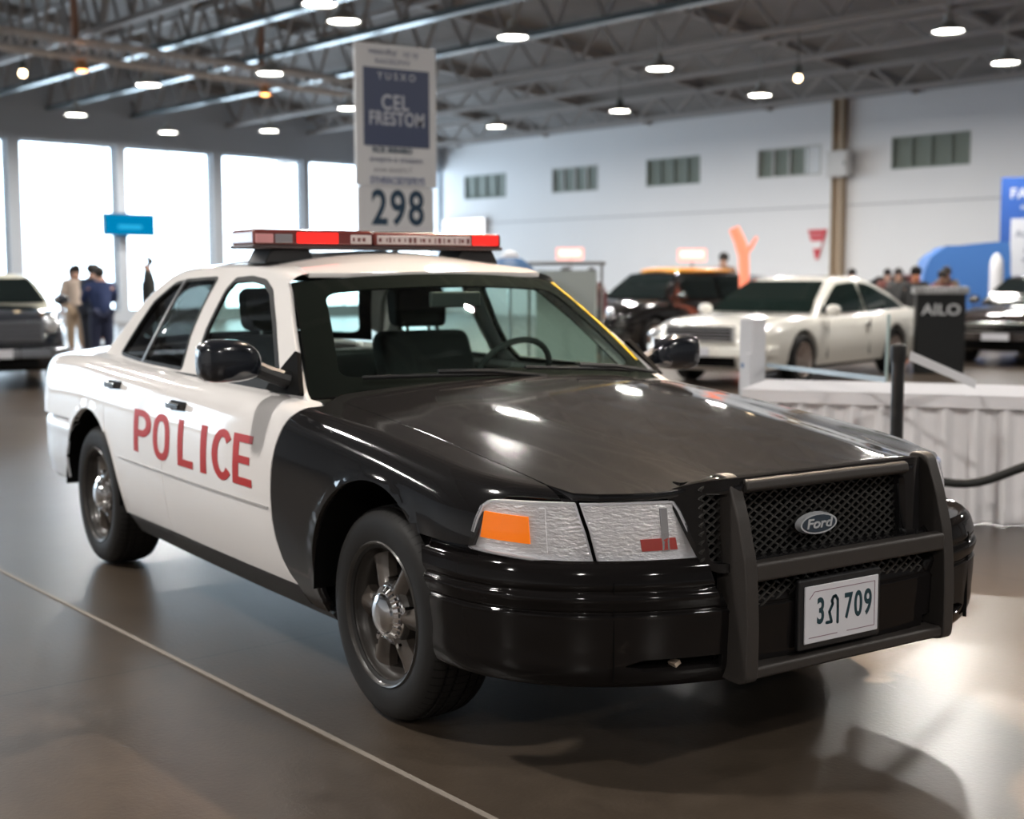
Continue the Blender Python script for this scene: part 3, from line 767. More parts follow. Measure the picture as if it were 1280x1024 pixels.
box('grille_backing', (.91, 0, .665), (.03, .96, .36), dark_void, gr)
# leading lip of the hood above the grille
bm = bmesh.new(); pts = [(-.40, .835), (-.2, .839), (0, .841), (.2, .839), (.40, .835)]
add_prism(bm, [(.99, .822), (1.038, .816), (1.052, .828), (1.046, .850), (1.03, .856), (.99, .856)], -.342, .325, 'xz'); bm_obj('grille_top_lip', bm, matte_metal, gr, bevel=.006)
# emblem
em = empty('front_emblem'); em.parent = car
bm = bmesh.new()
def oval(ry, rz, x0, x1, m, nm):
    bm = bmesh.new(); a = [bm.verts.new((x0, -.046+ry*math.cos(2*PI*k/40), .702+rz*math.sin(2*PI*k/40))) for k in range(40)]; b = [bm.verts.new((x1, -.046+ry*.93*math.cos(2*PI*k/40), .702+rz*.9*math.sin(2*PI*k/40))) for k in range(40)]
    for k in range(40): bm.faces.new((a[k], a[(k+1) % 40], b[(k+1) % 40], b[k]))
    bm.faces.new(b); return bm_obj(nm, bm, m, em, smooth=True, angle=30)
oval(.080, .033, 1.018, 1.036, mat('emblem_silver', (.55, .57, .60), .3, metal=.3), 'emblem_rim'); oval(.071, .027, 1.034, 1.0375, mat('emblem_field', (.03, .045, .065), .3, coat=.5), 'emblem_field')
text_mesh('emblem_script', 'Ford', .040, mat('emblem_silver', (.55, .57, .60), .3, metal=.3), frame_at((1.0385, -.046, .7025), (0, 1, 0), (0, .25, 1)), em, .0015, .0008, 1.35)
# ---------------- push bar
pb = empty('push_bar'); pb.parent = car
prof = [(.93, .312), (.99, .298), (1.06, .292), (1.096, .302), (1.102, .33), (1.103, .45), (1.098, .56), (1.088, .645), (1.06, .75), (1.02, .856), (.995, .868), (.955, .866), (.94, .83), (.965, .70), (.975, .60), (.975, .50), (.97, .40)]
for y0, y1 in ((-.388, -.342), (.440, .484)):
    o = prism('push_bar_upright', rounded(prof, .012, 3), y0, y1, 'xz', matte_metal, pb, bevel=.006)
box('push_bar_crossbar', (1.068, .05, .603), (.05, .80, .055), matte_metal, pb, bevel=.012)
box('push_bar_crossbar', (1.05, .05, .322), (.085, .80, .034), matte_metal, pb, bevel=.01)
for y in (-.35, .45): box('push_bar_bracket', (.97, y, .42), (.12, .04, .10), matte_metal, pb)
# licence plate
pl = empty('licence_plate'); pl.parent = car
pc = Vector((1.085, .0, .455)); hw, hh_ = .153, .083
box('plate_holder', (pc.x-.012, pc.y, pc.z), (.02, 2*hw+.035, 2*hh_+.04), black_plastic, pl, bevel=.008)
box('plate_board', (pc.x+.001, pc.y, pc.z), (.006, 2*hw, 2*hh_), mat('plate_white', (.62, .62, .66), .35), pl, bevel=.003)
bm = bmesh.new(); xx = pc.x+.0045
yb_, zb_ = hw-.017, hh_-.017
for a, b in (((-yb_+.02, zb_), (yb_, zb_)), ((yb_, zb_), (yb_, -zb_)), ((yb_, -zb_), (.02, -zb_)), ((-.02, -zb_), (-yb_, -zb_)), ((-yb_, zb_-.02), (-yb_+.02, zb_))):
    add_bar(bm, (xx, pc.y+a[0], pc.z+a[1]), (xx, pc.y+b[0], pc.z+b[1]), .0016, .001, up=Vector((1, 0, 0)))
bm_obj('plate_border_line', bm, mat('plate_line', (.20, .10, .14), .5), pl)
ink = mat('plate_ink', (.012, .045, .06), .4)
def plate_char(ch, y, w):
    if ch == 'n':   # the Thai letter: hook, left stem sloping, arch and right stem
        bm = bmesh.new(); P_ = [(-.5, -.45), (-.12, -.45), (-.12, -.40), (-.02, .10), (-.10, .35), (.08, .5), (.30, .48), (.42, .30), (.42, -.5)]
        P_ = [(-.52, -.44), (-.10, -.44), (-.30, -.05), (-.02, .22), (-.10, .34), (.02, .48), (.22, .50), (.40, .36), (.42, .1), (.42, -.5)]
        pts = [(xx, pc.y+y+a*.048, pc.z+.004+b*.078) for a, b in P_]
        for a, b in zip(pts[:-1], pts[1:]): add_bar(bm, a, b, .0095, .001, up=Vector((1, 0, 0)))
        for q in pts: add_tube(bm, [Vector(q)-Vector((.0005, 0, 0)), Vector(q)+Vector((.0005, 0, 0))], .0046, 10)
        bm_obj('plate_character', bm, ink, pl)
    else:
        text_mesh('plate_character', ch, .104, ink, frame_at((xx, pc.y+y, pc.z+.004), (0, 1, 0), (0, 0, 1)), pl, .0006, .0022, w)
for ch, y, w in (('3', -.090, .66), ('n', -.040, 1), ('7', .024, .66), ('0', .066, .66), ('9', .107, .66)): plate_char(ch, y, w)
# ---------------- light bar
lb = empty('light_bar'); lb.parent = car
lx = -1.68; cov = mat('light_bar_cover', (.17, .035, .03), .2, coat=.8); cov2 = mat('light_bar_base', (.05, .03, .03), .4)
def lbar(nm, y0, y1, z0, z1, x0, x1, m, par=lb, bevel=.008): return box(nm, ((x0+x1)/2, (y0+y1)/2, (z0+z1)/2), (x1-x0, y1-y0, z1-z0), m, par, bevel=bevel)
lbar('bar_base', -.655, .590, 1.533, 1.550, lx-.12, lx+.135, cov2)
lbar('bar_cover', -.65, -.09, 1.545, 1.614, lx-.115, lx+.13, cov, bevel=.015)
lbar('bar_cover', -.085, .585, 1.545, 1.610, lx-.115, lx+.13, cov, bevel=.015)
redlit = emit('red_lamp_lit', (1, .025, .02), 1.5)
for y0, y1, m, nm in ((-.642, -.562, mat('pink_lens', (.75, .35, .35), .3), 'lamp_module'), (-.555, -.475, mat('grey_lens', (.35, .33, .35), .25, metal=.4), 'lamp_module'), (-.455, -.26, redlit, 'red_lamp'), (-.20, -.10, mat('pale_lens', (.62, .55, .55), .4), 'lamp_module'), (-.07, .415, mat('pale_lens', (.62, .55, .55), .4), 'lamp_module'), (.425, .565, redlit, 'red_lamp')):
    lm = lbar(nm, y0, y1, 1.556, 1.594 if nm == 'lamp_module' else 1.602, lx+.09, lx+.134, m, bevel=.004)
    if nm == 'lamp_module' and y1-y0 > .09 or (y0 == -.07):
        bm = bmesh.new(); yy = y0+.012
        while yy < y1-.012:
            w = random.choice((.006, .010, .014)); add_box(bm, (lx+.1345, yy, 1.574), (.002, w, random.choice((.016, .022, .024)))); yy += w+random.choice((.010, .016, .02))
        bm_obj('lamp_segment', bm, mat('segment_dark', (.16, .05, .05), .5), lm)
for y in (-.47, .47):
    bm = bmesh.new(); add_prism(bm, [(y-.12, 1.47), (y+.12, 1.47), (y+.085, 1.535), (y-.085, 1.535)], lx-.1, lx+.1, 'yz'); bm_obj('bar_foot', bm, black_plastic, lb, bevel=.01)
# ================================================================ the hall
# the hall's own axes: a = along the right-hand wall from the far corner, c = inward from that wall
HC = Vector((-42.2, 25.0, 0)); HA = R(7.0)
ha = Vector((math.cos(HA), math.sin(HA), 0)); hc = Vector((math.sin(HA), -math.cos(HA), 0))
def H(a, c, z=0): return HC+ha*a+hc*c+Vector((0, 0, z))
hrot = Matrix.Rotation(HA, 3, 'Z')
def hbox(name, a0, a1, c0, c1, z0, z1, m, parent=None, bevel=0):
    return box(name, H((a0+a1)/2, (c0+c1)/2, (z0+z1)/2), (a1-a0, c1-c0, z1-z0), m, parent, rot=hrot, bevel=bevel)
def struct(o): o['kind'] = 'structure'; return o
# view-side survey axes: l = metres to the right of the camera's forward line, d = metres ahead of it
CX, CY = 3.7139, -2.9298
fwh = Vector((math.cos(2.545557), math.sin(2.545557), 0)); rh = Vector((math.sin(2.545557), -math.cos(2.545557), 0))
def spot(l, d, z=0): return Vector((CX, CY, 0))+rh*l+fwh*d+Vector((0, 0, z))
def heading(l, d):
    v = rh*l+fwh*d; return math.atan2(v.y, v.x)

# ---- surfaces
def floor_mat():
    m, nt, b = nodes_of('polished_concrete')
    tc = nt.nodes.new('ShaderNodeTexCoord')
    def noise(scale, det=6, rough=.6):
        n = nt.nodes.new('ShaderNodeTexNoise'); n.inputs['Scale'].default_value = scale; n.inputs['Detail'].default_value = det; n.inputs['Roughness'].default_value = rough
        nt.links.new(tc.outputs['Object'], n.inputs['Vector']); return n
    n1 = noise(.9); n2 = noise(9., 8, .7); n3 = noise(60., 3)
    cr = nt.nodes.new('ShaderNodeValToRGB'); cr.color_ramp.elements[0].position = .3; cr.color_ramp.elements[1].position = .75
    cr.color_ramp.elements[0].color = (.042, .031, .022, 1); cr.color_ramp.elements[1].color = (.105, .080, .059, 1)
    mx = nt.nodes.new('ShaderNodeMix'); mx.data_type = 'FLOAT'; mx.inputs[0].default_value = .45
    nt.links.new(n1.outputs['Fac'], mx.inputs[2]); nt.links.new(n2.outputs['Fac'], mx.inputs[3]); nt.links.new(mx.outputs[0], cr.inputs[0])
    # sawn joints between the poured bays
    mp = nt.nodes.new('ShaderNodeMapping'); mp.inputs['Rotation'].default_value = (0, 0, R(-4.5)); mp.inputs['Location'].default_value = (1.1, 1.12, 0)
    br = nt.nodes.new('ShaderNodeTexBrick'); br.offset = 0; br.inputs['Scale'].default_value = 1; br.inputs['Brick Width'].default_value = 4.2; br.inputs['Row Height'].default_value = 3.6; br.inputs['Mortar Size'].default_value = .006
    br.inputs['Color1'].default_value = (1, 1, 1, 1); br.inputs['Color2'].default_value = (.93, .93, .93, 1); br.inputs['Mortar'].default_value = (.45, .45, .45, 1)
    nt.links.new(tc.outputs['Object'], mp.inputs[0]); nt.links.new(mp.outputs[0], br.inputs['Vector'])
    mu = nt.nodes.new('ShaderNodeMix'); mu.data_type = 'RGBA'; mu.blend_type = 'MULTIPLY'; mu.inputs[0].default_value = 1
    nt.links.new(cr.outputs[0], mu.inputs[6]); nt.links.new(br.outputs[0], mu.inputs[7])
    # small scratches and specks
    sc = nt.nodes.new('ShaderNodeMath'); sc.operation = 'GREATER_THAN'; sc.inputs[1].default_value = .73
    mps = nt.nodes.new('ShaderNodeMapping'); mps.inputs['Scale'].default_value = (2, 16, 1); mps.inputs['Rotation'].default_value = (0, 0, .9); ns = nt.nodes.new('ShaderNodeTexNoise'); ns.inputs['Scale'].default_value = 2.4; ns.inputs['Detail'].default_value = 9
    nt.links.new(tc.outputs['Object'], mps.inputs[0]); nt.links.new(mps.outputs[0], ns.inputs['Vector']); nt.links.new(ns.outputs['Fac'], sc.inputs[0])
    m3 = nt.nodes.new('ShaderNodeMix'); m3.data_type = 'RGBA'; m3.inputs[7].default_value = (.26, .23, .20, 1)
    sm = nt.nodes.new('ShaderNodeMath'); sm.operation = 'MULTIPLY'; sm.inputs[1].default_value = .22; nt.links.new(sc.outputs[0], sm.inputs[0])
    nt.links.new(sm.outputs[0], m3.inputs[0]); nt.links.new(mu.outputs[2], m3.inputs[6]); nt.links.new(m3.outputs[2], b.inputs['Base Color'])
    rr = nt.nodes.new('ShaderNodeMapRange'); rr.inputs['To Min'].default_value = .26; rr.inputs['To Max'].default_value = .34
    nt.links.new(n2.outputs['Fac'], rr.inputs['Value']); nt.links.new(rr.outputs[0], b.inputs['Roughness'])
    b.inputs['Specular IOR Level'].default_value = .6
    bp = nt.nodes.new('ShaderNodeBump'); bp.inputs['Strength'].default_value = .08; bp.inputs['Distance'].default_value = .01
    nt.links.new(n3.outputs['Fac'], bp.inputs['Height']); nt.links.new(bp.outputs[0], b.inputs['Normal'])
    return m
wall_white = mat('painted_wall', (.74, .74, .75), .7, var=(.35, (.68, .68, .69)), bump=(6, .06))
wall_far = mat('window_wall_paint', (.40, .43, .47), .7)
roof_deck = mat('roof_deck', (.15, .142, .137), .8, var=(1.6, (.25, .235, .23)))
steel = mat('truss_steel', (.30, .275, .26), .55, metal=.1)
strip = mat('gloss_chord_steel', (.22, .27, .29), .22, metal=.75)
WH, WID, DEP = 6.6, 46., 62.
struct(hbox('floor', -1, DEP, -1, WID, -.2, 0, floor_mat()))
# right-hand wall with its row of high openings
wins = [(1.30, 3.74), (6.26, 8.60), (10.88, 13.22), (15.53, 17.90), (20.27, 22.70), (25.1, 27.5), (30.0, 32.4)]
def wall_with_holes(name, a0, a1, z0, z1, holes, place, th, m):
    bm = bmesh.new(); xs = sorted({a0, a1, *[h[0] for h in holes], *[h[1] for h in holes]})
    for x0, x1 in zip(xs[:-1], xs[1:]):
        hs = [h for h in holes if h[0] <= x0+1e-6 and h[1] >= x1-1e-6]
        zz = [(z0, z1)] if not hs else [(z0, hs[0][2]), (hs[0][3], z1)]
        for q0, q1 in zz:
            if q1-q0 > 1e-4: place(bm, x0, x1, q0, q1)
    bmesh.ops.remove_doubles(bm, verts=bm.verts, dist=1e-4)
    return struct(bm_obj(name, bm, m))
def rw_place(bm, x0, x1, z0, z1): add_box(bm, H((x0+x1)/2, -.15, (z0+z1)/2), (x1-x0, .3, z1-z0), hrot)
wall_with_holes('wall_right', -1, DEP, 0, WH, [(a, b, 4.38, 5.27) for a, b in wins], rw_place, .3, wall_white)
slat_grey = mat('louvre_green_grey', (.20, .23, .20), .5); frame_l = mat('louvre_frame', (.42, .42, .40), .5)
for i, (a, b) in enumerate(wins):
    w = struct(empty('window_%d' % (i+1), H((a+b)/2, 0, 4.38))); w.rotation_euler.z = HA
    def wb(nm, x0, x1, y0, y1, z0, z1, m): return box(nm, ((x0+x1)/2, (y0+y1)/2, (z0+z1)/2), (x1-x0, y1-y0, z1-z0), m, w)
    hw_ = (b-a)/2
    bm = bmesh.new()
    for x0, x1, z0, z1 in ((-hw_, hw_, 0, .05), (-hw_, hw_, .84, .89), (-hw_, -hw_+.05, 0, .89), (hw_-.05, hw_, 0, .89)): add_box(bm, ((x0+x1)/2, .05, (z0+z1)/2), (x1-x0, .12, z1-z0))
    for k in range(1, 4): add_box(bm, (-hw_+2*hw_*k/4, .05, .445), (.06, .08, .84))
    bm_obj('window_frame', bm, frame_l if i % 2 else slat_grey, w)
    for k in range(4):
        x0, x1 = -hw_+2*hw_*k/4+.05, -hw_+2*hw_*(k+1)/4-.05
        if i == 3 and k == 3: wb('window_pane', x0, x1, .08, .10, .05, .84, mat('open_pane', (.60, .62, .64), .5)); continue
        wb('louvre_backing', x0-.03, x1+.03, .20, .22, .02, .87, dark_void)
        bm = bmesh.new()
        for q in range(9): add_box(bm, ((x0+x1)/2, .09, .09+q*.088), (x1-x0, .015, .098), Matrix.Rotation(R(25), 3, 'X'))
        bm_obj('louvre_blade', bm, slat_grey, w)
# horizontal joint, column and cabinet on the wall
struct(hbox('trim_1', -1, DEP, .0, .02, 3.43, 3.47, mat('wall_joint', (.40, .40, .41), .7)))
struct(hbox('trim_2', -1, DEP, .0, .06, WH-.14, WH, mat('wall_head', (.30, .30, .31), .7)))
def rwall_a(u):   # nothing optical: stations measured along the wall
    return u
tan_paint = mat('tan_steel', (.34, .25, .165), .5)
for n_, a in enumerate((-.0, 18.61, 46.)):
    if a > 0:
        bm = bmesh.new(); add_box(bm, H(a-.16, .12, WH/2), (.05, .24, WH), hrot); add_box(bm, H(a+.16, .12, WH/2), (.05, .24, WH), hrot); add_box(bm, H(a, .12, WH/2), (.30, .04, WH), hrot)
        o = bm_obj('wall_column', bm, tan_paint); tag(o, None, None); o['kind'] = 'structure'; o.name = 'trim_%d' % (3+n_)
cab = empty('wall_cabinet', H(18.80, .38, 4.62), HA); tag(cab, 'pale electrical cabinet fixed on the tan column of the right wall', 'cabinet')
box('cabinet_body', (0, 0, 0), (.72, .26, .74), mat('cabinet_grey', (.52, .51, .50), .5), cab, bevel=.02); box('cabinet_door', (0, -.14, 0), (.62, .02, .64), mat('cabinet_grey', (.52, .51, .50), .5), cab, bevel=.008); box('cabinet_latch', (.28, -.16, 0), (.04, .03, .10), black_plastic, cab)
# pennant on the wall
pn = empty('wall_pennant', H(17.83, .03, 2.78), HA); tag(pn, 'red triangular pennant with a white panel hanging on the white wall', 'pennant')
def wtri(nm, poly, t, m): return prism(nm, poly, -t, -t-.01, 'xz', m, pn)
wtri('pennant_cloth', [(-.34, 0), (.34, 0), (.05, -.88), (-.05, -.88)], 0, mat('pennant_red', (.55, .045, .06), .6))
wtri('pennant_panel', [(-.22, -.34), (.20, -.34), (.13, -.56), (-.15, -.56)], .012, mat('pennant_white', (.75, .72, .72), .6))
bm = bmesh.new()
for x in (-.17, -.07, .04, .14): add_box(bm, (x, -.026, -.16), (.05, .006, .12))
bm_obj('pennant_mark', bm, mat('pennant_pink', (.62, .22, .24), .6), pn)
# far wall: tall daylight openings between piers
fa = math.atan2(.97760, -.21046)   # direction of the window wall, towards the corner
fd = Vector((-.21046, .97760, 0)); fn = Vector((.9776, .21046, 0))
def F(s, n, z=0): return HC+fd*(-s)+fn*n+Vector((0, 0, z))
frot = Matrix((fd*-1, fn*-1, Vector((0, 0, 1)))).transposed()
if frot.determinant() < 0: frot = Matrix((fd*-1, fn, Vector((0, 0, 1)))).transposed()
piers = [(-1.6, .0), (2.95, 3.3), (6.58, 6.90), (10.27, 10.68), (13.94, 14.28), (17.47, 17.89), (21.3, 21.7), (25.2, 25.6), (29.1, 29.5), (33., 33.4), (37, 37.4), (41, 46.5)]
holes = [(piers[i][1], piers[i+1][0], .35, 5.58) for i in range(len(piers)-1)]
def fw_place(bm, x0, x1, z0, z1): add_box(bm, F((x0+x1)/2, -.2, (z0+z1)/2), (x1-x0, .4, z1-z0), frot)
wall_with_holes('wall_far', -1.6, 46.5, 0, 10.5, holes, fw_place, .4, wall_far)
pane_clear = glass('pane_clear', (.97, .98, .99), 0, 1.3)
bright = emit('bright_sky', (.92, .97, 1.0), 3.0)
mull = mat('mullion', (.25, .28, .31), .5)
for i, h in enumerate(holes):
    w = struct(empty('window_%d' % (i+8), F((h[0]+h[1])/2, -.2, .35))); w.rotation_euler.z = math.atan2((fd*-1).y, (fd*-1).x)
    hw_ = (h[1]-h[0])/2; hh2 = 5.23
    box('window_pane', (0, 0, hh2/2), (2*hw_-.08, .012, hh2-.08), pane_clear, w)
    bm = bmesh.new()
    for x in (-hw_+.03, hw_-.03): add_box(bm, (x, 0, hh2/2), (.06, .1, hh2))
    for z in (.03, hh2-.03): add_box(bm, (0, 0, z), (2*hw_, .1, .06))
    add_box(bm, (0, 0, hh2/2), (.03, .06, hh2)); bm_obj('window_frame', bm, mull, w)
# two unseen walls close the room
lw_ = struct(hbox('wall_left', -12, DEP, WID, WID+.3, 0, 7.5, mat('side_wall', (.66, .66, .67), .8)))
struct(hbox('wall_back', DEP, DEP+.3, -1, WID+.3, 0, 10.5, mat('side_wall', (.66, .66, .67), .8)))
# roof: rises from the right wall to a ridge, then falls
bm = bmesh.new(); pr = [(-.5, 6.6), (12, 7.9), (24, 9.0), (36, 7.9), (47, 6.9)]
lo_ = [[bm.verts.new(H(a, c, z)) for c, z in pr] for a in (-12, DEP+1)]
hi_ = [[bm.verts.new(H(a, c, z+.25)) for c, z in pr] for a in (-12, DEP+1)]
for i in range(4):
    bm.faces.new((lo_[0][i], lo_[0][i+1], lo_[1][i+1], lo_[1][i])); bm.faces.new((hi_[0][i], hi_[1][i], hi_[1][i+1], hi_[0][i+1]))
    for k in (0, 1): bm.faces.new((lo_[k][i], hi_[k][i], hi_[k][i+1], lo_[k][i+1]))
struct(bm_obj('ceiling', bm, roof_deck))
# roof trusses run beside the long wall
def roofz_h(c):
    for (c0, z0), (c1, z1) in zip(pr[:-1], pr[1:]):
        if c0 <= c <= c1: return z0+(z1-z0)*(c-c0)/(c1-c0)
    return 7
for i, c in enumerate((3.2, 6.6, 10.0, 13.6, 16.45, 18.9, 20.9, 24.5, 28.5, 33)):
    z0 = 6.55 if c > 4 else 6.1; z1 = roofz_h(c)-.25
    t = empty('roof_truss', H(0, c, z0), HA)
    tag(t, 'long steel roof truss with zigzag web running under the hall roof', 'roof truss', 'parallel trusses under the hall roof'); 
    m = strip if c in (13.6, 16.45, 18.9) else steel
    w_ = .20 if m is strip else .15
    box('bottom_chord', (28, 0, 0), (74, w_, .12), m, t); 
    if z1-z0 < .4: continue
    box('top_chord', (28, 0, z1-z0), (74, .15, .12), steel, t)
    bm = bmesh.new(); x = -6.; st = 1.5
    while x < 58:
        add_bar(bm, (x, 0, 0), (x+st/2, 0, z1-z0), .07); add_bar(bm, (x+st/2, 0, z1-z0), (x+st, 0, 0), .07); x += st
    bm_obj('truss_web', bm, steel, t)
# purlins across, one part of the roof structure
for k in range(13):
    a = -4+k*5.0
    bm = bmesh.new()
    for (c0, z0), (c1, z1) in zip(pr[:-1], pr[1:]): add_bar(bm, H(a, c0, z0-.14), H(a, c1, z1-.14), .14, .22)
    o = bm_obj('roof_purlin', bm, steel); tag(o, 'dark steel purlin crossing under the roof deck of the hall', 'purlin', 'purlins under the roof deck')
# lighting girder hanging parallel to the window wall
gd = Vector((-.279, .960, 0)).normalized(); g0 = Vector((-22.6, -3.5, 6.02)); GL = 17.4
lg = empty('lighting_girder', g0, math.atan2(gd.y, gd.x)); tag(lg, 'pale lattice lighting girder hanging below the roof trusses at upper left', 'girder')
alu = mat('girder_aluminium', (.62, .58, .55), .45, metal=.2)
for q, (y, z) in enumerate(((-.18, 0), (.18, 0), (-.18, .34), (.18, .34))): tube('girder_chord', [(0, y, z), (GL, y, z)], .042, alu, lg, 8)
bm = bmesh.new(); x = 0
while x < GL-.3:
    for y in (-.18, .18): add_tube(bm, [(x, y, 0), (x+.22, y, .34)], .02, 5); add_tube(bm, [(x+.22, y, .34), (x+.44, y, 0)], .014, 5)
    add_tube(bm, [(x, -.18, 0), (x+.22, .18, 0), (x+.44, -.18, 0)], .014, 5); x += .44
bm_obj('girder_brace', bm, alu, lg)
orange_glow = emit('amber_fixture_glow', (1., .42, .12), 9.)
for x in (9.6, 14.6):
    box('girder_hanger', (x, 0, 1.1), (.12, .12, 1.6), mat('hanger_rust', (.34, .17, .10), .6), lg)
# floodlights fixed on the girder
for x, lab in ((9.75, 'small glowing amber floodlight on the girder, nearest the left window pier'), (14.7, 'small glowing amber floodlight on the girder, nearest the 298 sign')):
    p = g0+gd*x; fl = empty('floodlight', (p.x, p.y, 5.98)); tag(fl, lab, 'floodlight', 'amber floodlights on the girder')
    lathe('floodlight_can', [(.09, 0), (.11, -.06), (.14, -.20), (.15, -.22)], 'z', (0, 0, 0), mat('can_rust', (.45, .22, .10), .5), fl, 16)
    lathe('floodlight_bulb', [(.01, -.25), (.08, -.24), (.12, -.19), (.12, -.15), (.01, -.13)], 'z', (0, 0, 0), orange_glow, fl, 16)
# ---- high-bay lamps
lamp_glow = emit('lamp_glow', (1.0, .97, .88), 26.)
shade_m = mat('lamp_shade_metal', (.10, .11, .10), .4, metal=.5); shade_l = mat('lamp_shade_pale', (.42, .42, .40), .5)
def make_lamp(shade_m=None, dark=False):
    shade_m = globals()['shade_m'] if dark else shade_l
    r = empty('high_bay_lamp', (0, 0, 5.8))
    lathe('lamp_shade', [(.06, .30), (.08, .29), (.09, .16), (.20, .08), (.285, .0), (.295, -.03), (.285, -.03), (.19, .06), (.09, .12), (.01, .12)], 'z', (0, 0, 0), shade_m, r, 32)
    lathe('lamp_bulb', [(.01, -.01), (.26, -.01), (.268, .0), (.26, .02), (.01, .03)], 'z', (0, 0, 0), lamp_glow, r, 32)
    tube('lamp_rod', [(0, 0, .28), (0, 0, 1.0)], .012, shade_m, r, 8)
    return r
lp = make_lamp()
vis = [((-16.4, 7.0), 'glowing round ceiling lamp cut by the top of the photo left of the sign'), ((-17.5, 8.0), 'glowing round ceiling lamp just above the top left corner of the 298 sign'), ((-17.2, 11.3), 'glowing round ceiling lamp near the top, first to the right of the sign'), ((-18.6, 16.0), 'glowing round ceiling lamp in the middle of the roof, left of the wall spotlight'),
       ((-20.5, 20.8), 'glowing ceiling lamp hanging over the fourth louvred wall opening'), ((-12.4, 17.5), 'glowing ceiling lamp at upper right, the higher of the two there'), ((-14.1, 21.5), 'glowing ceiling lamp at the right edge, nearest the right wall'),
       ((-24.8, 19.9), 'glowing lamp with a dark cone shade showing above the second and third wall openings'), ((-29.7, 19.2), 'small glowing ceiling lamp right beside the 298 sign near the wall top'), ((-23.7, 9.4), 'glowing ceiling lamp left of the sign just above the lighting girder'),
       ((-26.8, 7.8), 'glowing ceiling lamp under the girder beside its rusty hanger'), ((-33.4, 8.1), 'small glowing ceiling lamp at far left above the first window'), ((-36.3, 11.7), 'small glowing ceiling lamp above the pier between two bright windows'), ((-34.3, 14.1), 'small glowing ceiling lamp above the third bright window'),
       ((-28.2, 13.6), 'glowing ceiling lamp partly behind the left edge of the 298 sign')]
unseen = [(-9.0, 5.5), (-8.5, 13.0), (2.5, 8.0), (-1.5, -4.2), (-8, -3.5), (-15, -1.0), (6.5, 1.5), (8, -7), (1.0, -11), (-13, -9), (-22, -5), (-4.5, 19), (6, 17), (-29, -1), (13, -2)]
first = True
for (x, y), lab in vis+[(u_, 'glowing round ceiling lamp hanging outside the photo') for u_ in unseen]:
    o = lp if first else (make_lamp(dark=True) if x == -24.8 else copy_tree(lp)); first = False
    o.location = (x, y, 5.8); tag(o, lab, 'ceiling lamp', 'high bay lamps of the hall roof')
for (x, y), lab in ((( -26.3, 4.9), 'tiny warm bulb hanging at the far left below the girder'), ((-17.8, 19.3), 'tiny warm spotlight on a short rod beside the tan column top')):
    o = empty('small_spotlight', (x, y, 5.75)); tag(o, lab, 'spotlight', 'small warm bulbs')
    lathe('bulb_globe', [(.01, -.08), (.06, -.06), (.08, 0), (.06, .06), (.01, .08)], 'z', (0, 0, 0), emit('bulb_warm', (1, .75, .45), 14), o, 16); lathe('bulb_can', [(.05, .05), (.08, .10), (.08, .25), (.01, .26)], 'z', (0, 0, 0), shade_m, o, 16); tube('bulb_rod', [(0, 0, .25), (0, 0, 1.0)], .015, shade_m, o, 6)
# ---- daylight
wd = bpy.data.worlds.new('sky'); bpy.context.scene.world = wd; wd.use_nodes = True
bgn = wd.node_tree.nodes['Background']; bgn.inputs[0].default_value = (.72, .87, 1.0, 1); bgn.inputs[1].default_value = 6.5
for i, h in enumerate(holes):
    l = bpy.data.lights.new('window_portal', 'AREA'); l.shape = 'RECTANGLE'; l.size = h[1]-h[0]; l.size_y = 5.2
    l.cycles.is_portal = True
    o = bpy.data.objects.new('window_portal', l); C.objects.link(o)
    z_ = fn*-1  # light's local -z must face into the hall
    Mx = Matrix((fd, Vector((0, 0, 1)).cross(fd)*0+Vector((0, 0, 1)), fd.cross(Vector((0, 0, 1))))).transposed().to_4x4()
    if (Mx.to_3x3() @ Vector((0, 0, -1))).dot(fn) < 0: Mx = Matrix((fd*-1, Vector((0, 0, 1)), (fd*-1).cross(Vector((0, 0, 1))))).transposed().to_4x4()
    Mx.translation = F((h[0]+h[1])/2, -.35, 2.95); o.matrix_world = Mx
def arealight(nm, loc, e, size, col=(1, .955, .90), spread=180, target=None):
    l = bpy.data.lights.new(nm, 'AREA'); l.shape = 'DISK'; l.size = size; l.energy = e; l.color = col; l.spread = R(spread)
    o = bpy.data.objects.new(nm, l); o.location = loc; C.objects.link(o)
    if target: o.rotation_euler = (Vector(target)-Vector(loc)).to_track_quat('-Z', 'Y').to_euler()
    return o
for (x, y) in [v[0] for v in vis]+unseen:
    arealight('lamp_light', (x, y, 5.74), 255, .5)
# warm show spotlight over the car's far front corner
arealight('show_spotlight', (-2.6, 2.9, 5.70), 95, .16, (1.0, .80, .62), 50, (.9, .5, 0))
ss = empty('show_spotlight_can', (-2.6, 2.9, 5.78)); tag(ss, 'black spotlight can above the photo aimed at the police car nose', 'spotlight')
lathe('can_body', [(.10, -.04), (.11, -.02), (.10, .20), (.06, .26), (.01, .27)], 'z', (0, 0, 0), shade_m, ss, 20); tube('can_rod', [(0, 0, .26), (0, 0, 1.1)], .02, shade_m, ss, 8)
# ================================================================ things around the car
# ---- floor line
struct(prism('trim_6', [(-9.0, -1.83), (1.9, -.969), (1.9, -.989), (-9.0, -1.850)], 0.0005, .0025, 'xy', mat('line_tape', (.26, .225, .19), .55)))
